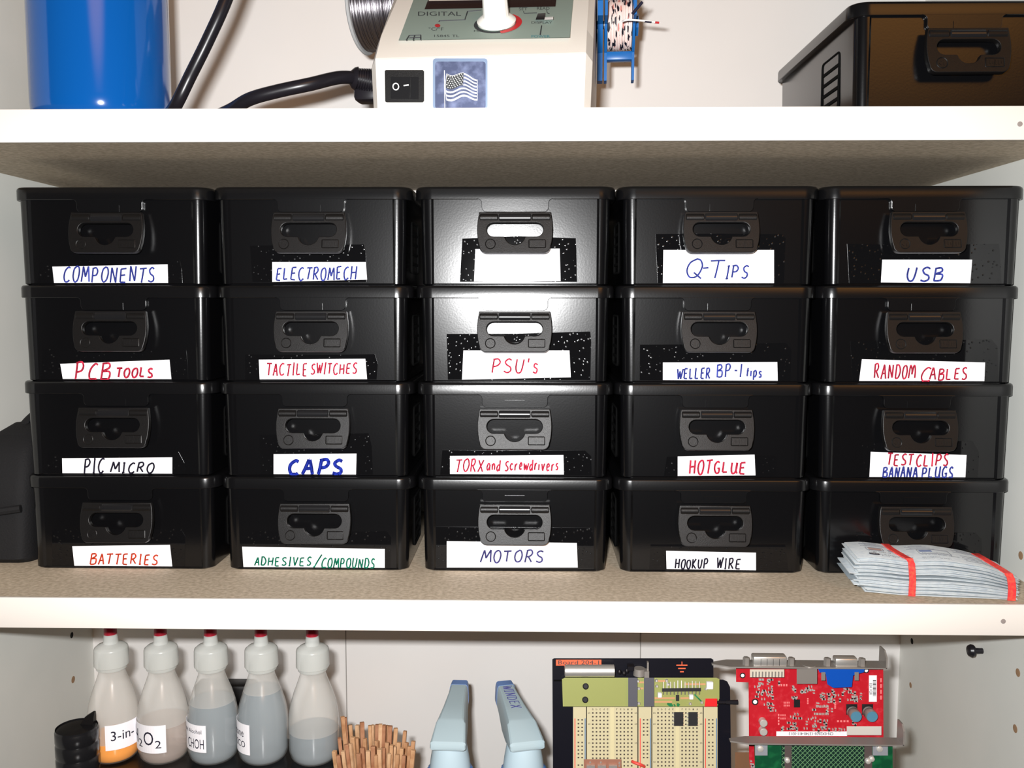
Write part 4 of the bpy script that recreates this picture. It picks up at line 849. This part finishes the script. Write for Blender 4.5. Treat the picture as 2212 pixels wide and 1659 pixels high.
# breadboard strips
bcols = [('power_rail', 1238, 1266), ('terminal_strip', 1268, 1377), ('power_rail', 1379, 1407), ('terminal_strip', 1409, 1518), ('power_rail', 1520, 1550)]
for nm, x0, x1 in bcols:
    s = pslab(nm, bp_, [(x0, 1527), (x1, 1527), (x1, low), (x0, low)], M['bb'], bT, -.003, .0015)
    mb = MB(); hx = []
    if nm == 'power_rail':
        hx = [x0+11.5, x0+19.5]
        rows = [1555+8.15*k for k in range(42) if k % 6 != 5]
    else:
        c = (x0+x1)/2; hx = [x0+12.5+8.0*k for k in range(5)] + [x1-12.5-8.0*k for k in range(5)]; rows = [1540+8.15*k for k in range(44)]
    for y in rows:
        for x in hx:
            mb.poly([bp_(x-1.7, y-1.6, .0017), bp_(x+1.7, y-1.6, .0017), bp_(x+1.7, y+1.6, .0017), bp_(x-1.7, y+1.6, .0017)])
    mb.build('hole_grid', M['hol'], s, smooth=0)
    if nm == 'power_rail':
        for xx, mm in ((x0+4, 'rail_red'), (x1-2, 'rail_blue')):
            pslab('rail_line', bp_, [(xx-1, 1552), (xx+1, 1552), (xx+1, low), (xx-1, low)], mat(mm, srgb(*((214, 70, 60) if 'red' in mm else (70, 110, 150))), .6), s, .0014, .0018)
    else:
        pslab('centre_groove', bp_, [(c-4, 1528), (c+4, 1528), (c+4, low), (c-4, low)], mat('groove', srgb(200, 190, 148), .6), s, .0010, .0019)
        mb = MB()
        for j, y in enumerate((1540, 1564, 1605, 1646)):
            for xx in (x0+4.5, x1-3.5):
                vs, fs = fit_text(str(65-5*j), 1, 1); add_mapped(mb, vs, fs, lambda v: bp_(xx+5*v.x, y-3.6*v.y, .0017))
        for k, ch in enumerate('abcdefghij'):
            vs, fs = fit_text(ch, 1, 1); xx = sorted(hx)[k]; add_mapped(mb, vs, fs, lambda v: bp_(xx+3*v.x, 1532-4*v.y, .0017))
        mb.build('row_numbers', M['hol'], s, smooth=0)
for x0, x1 in ((1456, 1476), (1487, 1507)):
    ic = pslab('chip', bp_, [(x0, 1538), (x1, 1538), (x1, 1568), (x0, 1568)], M['chipb'], bT, .0016, .0052)
    mb = MB()
    for k in range(4):
        for xx, d in ((x0, -2), (x1, 2)): mb.tube([bp_(xx-d*.4, 1541.5+8*k, .0035), bp_(xx+d, 1541.5+8*k, .0035), bp_(xx+d, 1541.5+8*k, .0008)], .00035, 5)
    mb.build('chip_pins', M['metal'], ic)
mod = pslab('brown_module', bp_, [(1261, 1640), (1342, 1640), (1344, 1720), (1262, 1720)], mat('brown_board', srgb(140, 92, 72), .5), bT, .004, .0056)
mb = MB()
for k, x in enumerate((1273, 1297, 1321)): mb.box(bp_(x+3, 1656, .0065), (.0058, .002, .002))
for x, y in ((1275, 1647), (1298, 1647), (1338, 1648), (1338, 1654)): mb.lathe([(.0008, -.0003), (.0006, .0006)], bp_(x, y, .006), None, 8)
mb.build('module_parts', M['metal'], mod)
mb = MB(); mb.tube(catmull([bp_(1366, 1645, .0016), bp_(1370, 1647, .004), bp_(1384, 1652, .005), bp_(1392, 1656, .0016)], 4), .0011, 8); mb.build('jumper_wire', mat('jumper_red', srgb(222, 70, 60), .5), bT)
mb = MB(); bk = bp_(1390, 1900, -.014); 
mb.box((bp_(1390, low, -.01)+V((0, .02, .0))), (.1, .02, .004)); mb.build('rear_foot', M['blackplate'], bT)

# ------------------------------------------------------------------ expansion cards
M['redpcb'] = mat('red_circuit_board', srgb(186, 27, 40), .4, spec=.4, noise=(240, srgb(198, 48, 58), 3, .52, .7)); M['greenpcb'] = mat('green_circuit_board', srgb(14, 74, 46), .35, noise=(150, srgb(24, 98, 58), 2, .45, .65))
M['smd'] = mat('smd_metal', (.62, .60, .56, 1), .35, metal=.35); M['dvi'] = mat('cream_connector', srgb(205, 196, 178), .5); M['vga'] = mat('blue_connector', srgb(14, 78, 176), .35)
Yp = .064
t = thing('graphics_card', 'red graphics card with blue and cream connectors and metal bracket at top', 'circuit board', (at(1765, 1550, Yp).x, Yp, Z3))
gl_ = t.location
gp = lambda x, y, off=0: at(x, y, Yp-off)-gl_
pcbo = [(1590, 1437), (1908, 1437), (1909, 1800), (1640, 1800), (1618, 1640), (1617, 1474), (1590, 1473)]
pc = pslab('circuit_board', gp, pcbo, M['redpcb'], t, -.0008, .0008)
# bracket: thin plate sticking forward, with tab at the right end
def bracket(parent, f_off0, f_off1, x0, x1, y, tabx, taby, nm='bracket'):
    a = gp2(x0, y, 0); b = gp2(x1, y, 0); zb_ = a.z
    mb = MB(); P = [(a.x-.006, -(f_off0+f_off1)/2-.002), (a.x-.006, -(f_off0+f_off1)/2+.002), (a.x+.006, -f_off0), (b.x, -f_off0), (b.x, -f_off1), (a.x+.006, -f_off1)]
    mb.loft([[V((p, q, zb_-.0005)) for p, q in P], [V((p, q, zb_+.0005)) for p, q in P]])
    zt2 = gp2(tabx, taby, 0).z
    mb.loft([[V((b.x-.0008, q, z)) for q, z in ((-f_off0, zb_), (-f_off1, zb_), (-f_off1, zt2-.004), (-(f_off1)*.6, zt2), (-f_off0, zt2))], [V((b.x+.0003, q, z)) for q, z in ((-f_off0, zb_), (-f_off1, zb_), (-f_off1, zt2-.004), (-(f_off1)*.6, zt2), (-f_off0, zt2))]])
    return mb.build(nm, M['steel'], parent), zb_
gp2 = gp
br, zb_ = bracket(t, -.002, .0115, 1552, 1903, 1428, 1900, 1397)
def up_box(x0, x1, y0, h, ylen, m, nm, parent, bev=.0006, oc=.006, z=None):
    a = gp2(x0, y0, 0); b = gp2(x1, y0, 0); zz = zb_ if z is None else z
    mb = MB(); mb.box(((a.x+b.x)/2, -oc, zz+h/2), (b.x-a.x, ylen, h), bev=bev); return mb.build(nm, m, parent)
up_box(1620, 1692, 1430, .0075, .0085, M['metal'], 'dvi_shell', t, .0012); up_box(1795, 1843, 1430, .0065, .0080, M['metal'], 'vga_shell', t, .0012)
mb = MB()
for k in range(4): mb.box((gp(1636+13*k, 1430).x, -.0103, zb_+.0035), (.0002, .0003, .005))
mb.build('shell_seam', M['slot'], t)
for x in (1607, 1703, 1780, 1854):
    a = gp(x, 1430); mb = MB(); mb.lathe([(.0026, 0), (.0026, .0055), (.0018, .006)], (a.x, -.007, zb_), None, 6); mb.build('jack_post', M['steel'], t, smooth=0)
mb = MB(); a = gp(1741, 1430); mb.lathe([(.005, 0), (.0045, .0008), (.001, .0009)], (a.x, -.007, zb_), None, 18); mb.build('video_port', M['steel'], t)
def blk(nm, x0, x1, y0, y1, o1, m, o0=.0008, parent=None, bev=.0):
    return pslab(nm, gp2, [(x0, y0), (x1, y0), (x1, y1), (x0, y1)], m, parent or t, o0, o1)
blk('dvi_body', 1620, 1694, 1446, 1463, .009, M['dvi']); blk('video_can', 1721, 1765, 1445, 1477, .010, M['steel'])
mb = MB()
for k in range(10): mb.box(gp(1626+7*k, 1457, .0095), (.0008, .0006, .004))
mb.build('dvi_pins', M['steel'], t)
pslab('vga_body', gp, [(1767, 1444), (1868, 1444), (1866, 1452), (1843, 1459), (1840, 1484), (1800, 1486), (1787, 1478), (1784, 1456), (1770, 1452)], M['vga'], t, .0008, .0095)
for x in (1774, 1846): blk('mounting_lug', x, x+9, 1452, 1470, .011, M['steel'])
for (x, y) in ((1842, 1536), (1876, 1536)):
    mb = MB(); Qf = RX; r_ = .0042; c_ = gp(x-2, y, 0); mb.lathe([(r_, 0), (r_, .002), (r_*.88, .0026), (r_, .0032), (r_, .0085), (r_*.9, .0092)], c_, Qf, 28); cpp = mb.build('capacitor', M['steel'], t, smooth=40)
    mb = MB(); mb.lathe([(r_*.92, .0090), (r_*.92, .0094), (r_*.3, .0095)], c_, Qf, 28); mb.build('capacitor_top', mat('cap_blue', srgb(100, 160, 190), .35, metal=.4), cpp)
    blk('capacitor_base', x-14, x+10, y-15, y+8, .0016, M['chipb'])
for (x, y) in ((1646, 1556), (1646, 1575)):
    mb = MB(); c_ = gp(x, y, 0); mb.lathe([(.0028, 0), (.0028, .005), (.0024, .0054)], c_, RX, 22); mb.build('capacitor', M['smd'], t, smooth=40)
for x, y, r_ in ((1604, 1459, .0013), (1631, 1516, .0015), (1871, 1448, .0013)):
    mb = MB(); mb.lathe([(r_, 0), (r_, .0003), (r_*.3, .0004)], gp(x, y, .0008), RX, 18); mb.build('mounting_hole', M['white'], pc)
    mb = MB(); mb.lathe([(r_, 0), (r_*1.6, .0), (r_*1.6, .00025), (r_, .0003)], gp(x, y, .0007), RX, 18); mb.build('hole_ring', M['chipb'], pc)
stl = blk('barcode_sticker', 1877, 1894, 1459, 1516, .0012, M['paper']); mb = MB()
for k in range(12): mb.box(gp(1889, 1470+3*k, .0014), (.0022, .0003, .0003+.0003*(k % 3 == 0)))
vs, fs = fit_text('REV A01', 1, 1); add_mapped(mb, vs, fs, lambda v: gp(1881-6*v.y*-1, 1488-24*v.x, .0014)); mb.build('barcode', M['chipb'], stl, smooth=0)
ps = blk('part_sticker', 1677, 1830, 1580, 1590, .0013, M['paper']); mb = MB(); vs, fs = fit_text('CN-0X2603-13740-411-0313', 1, 1); add_mapped(mb, vs, fs, lambda v: gp(1752-96*v.x, 1585+6*v.y, .0016)); mb.build('part_number', M['chipb'], ps, smooth=0)
blk('white_connector', 1829, 1904, 1569, 1588, .006, mat('milky_connector', srgb(205, 200, 192), .5))
blk('regulator', 1715, 1728, 1511, 1528, .003, M['chipb'])
ic = blk('chip', 1763, 1790, 1528, 1540, .0014, M['redpcb']); mb = MB(); 
for k in range(9):
    for y in (1526, 1542): mb.box(gp(1763+3.2*k, y, .0014), (.0005, .0008, .0016))
mb.build('chip_pins', M['smd'], ic)
# the tiny surface-mounted parts
rng = random.Random(21); ma, mk = MB(), MB()
def smd(x, y, vert):
    w, h = (.0014, .0024) if vert else (.0024, .0014); c_ = gp(x, y, .0012)
    mk.box(c_, (w*.8, .001, h*.8)) if rng.random() < .45 else None
    for s in (-1, 1):
        ma.box(c_+V(((0 if vert else s*w*.42), -.0002, (s*h*.42 if vert else 0))), (w if vert else w*.3, .0011, h*.3 if vert else h))
regions = [(1632, 1690, 1467, 1480, 10), (1632, 1672, 1480, 1510, 16), (1652, 1676, 1512, 1540, 7), (1712, 1722, 1482, 1510, 7), (1730, 1766, 1482, 1497, 9), (1772, 1865, 1488, 1515, 34), (1755, 1800, 1520, 1545, 8), (1700, 1730, 1540, 1552, 5), (1738, 1790, 1550, 1578, 18), (1700, 1725, 1560, 1576, 8), (1790, 1822, 1574, 1578, 5), (1688, 1694, 1566, 1577, 2), (1840, 1852, 1560, 1568, 3), (1622, 1640, 1640, 1662, 8)]
for x0, x1, y0, y1, k in regions:
    for _ in range(k): smd(rng.uniform(x0, x1), rng.uniform(y0, y1), rng.random() < .5)
o = ma.build('surface_mount_contacts', M['smd'], t, smooth=0); o['kind'] = 'stuff'
o = mk.build('surface_mount_bodies', M['chipb'], t, smooth=0); o['kind'] = 'stuff'
mb = MB()
for x, y, w, h in ((1692, 1480, 22, 5), (1700, 1518, 14, 4), (1700, 1524, 14, 4), (1692, 1545, 12, 4), (1692, 1552, 12, 4), (1682, 1555, 3, 26), (1745, 1515, 3, 14), (1822, 1558, 28, 4), (1804, 1524, 4, 16), (1903, 1490, 3, 50)):
    for k in range(4):
        if w > h: mb.poly([gp(x-w/2+w*k/4, y-h/2, .0009), gp(x-w/2+w*(k+.6)/4, y-h/2, .0009), gp(x-w/2+w*(k+.6)/4, y+h/2, .0009), gp(x-w/2+w*k/4, y+h/2, .0009)])
        else: mb.poly([gp(x-w/2, y-h/2+h*k/4, .0009), gp(x+w/2, y-h/2+h*k/4, .0009), gp(x+w/2, y-h/2+h*(k+.7)/4, .0009), gp(x-w/2, y-h/2+h*(k+.7)/4, .0009)])
mb.build('silkscreen', mat('pink_silkscreen', srgb(240, 130, 130), .6), pc, smooth=0)
blk('board_edge_brown', 1588, 1640, 1625, 1800, .0004, mat('brown_edge', srgb(120, 84, 58), .6), -.0006)

# second card in front
Yp = .044
t = thing('expansion_card', 'dark green card with square grid mesh and metal bracket, in front of red card', 'circuit board', (at(1765, 1640, Yp).x, Yp, Z3))
gl2 = t.location
gp2 = lambda x, y, off=0: at(x, y, Yp-off)-gl2
pc = pslab('circuit_board', gp2, [(1629, 1600), (1928, 1600), (1930, 1790), (1634, 1790)], M['greenpcb'], t, -.0008, .0008)
br, zb_ = bracket(t, -.002, .0090, 1592, 1942, 1594, 1935, 1556)
mesh_ = MB(); dk = MB()
x0, x1, y0, y1 = 1688, 1868, 1601, 1790
pslab('grid_backing', gp2, [(x0, y0), (x1, y0), (x1, y1), (x0, y1)], mat('grid_dark', srgb(10, 40, 34), .5), t, .0008, .0011)
stp = 6.8
k = -20
for k in range(-24, 50):
    for sg in (1, -1):
        P = []
        xa_ = x0+k*stp*1.5 if sg > 0 else x0+k*stp*1.5
        pts = []
        for yy in range(y0, y1+1, 3):
            xx = xa_+sg*(yy-y0)*1.0
            if x0 <= xx <= x1: pts.append((xx, yy))
        if len(pts) > 1: mesh_.tube([gp2(*pts[0], .0016), gp2(*pts[-1], .0016)], 0.00024, 4)
mesh_.build('grid_mesh', mat('grid_green', srgb(112, 160, 112), .4, metal=.2), t, smooth=0)
for xx in (1699, 1873): blk('grey_strip', xx-4 if xx < 1800 else xx-6, xx+11, 1602, 1790, .0022, mat('grey_strip', srgb(84, 74, 72), .5))
for (xa_, xb_) in ((1631, 1658), (1885, 1918)):
    tb = blk('bracket_tab', xa_, xb_, 1602, 1632, .0016, mat('tab_grey', srgb(160, 164, 172), .4, metal=.3)); c_ = gp2((xa_+xb_)/2-2, 1617, .0016); mb = MB(); mb.lathe([(.0024, 0), (.0022, .001), (.001, .0016)], c_, RX, 16); mb.build('screw', M['smd'], tb)
for x, y in ((1700, 1641), (1874, 1643), (1882, 1638)):
    mb = MB(); mb.lathe([(.0022, 0), (.0018, .0018), (.0008, .0024)], gp2(x, y, .002), RX, 14); mb.build('pin_post', M['smd'], t)
bpy.context.view_layer.update()
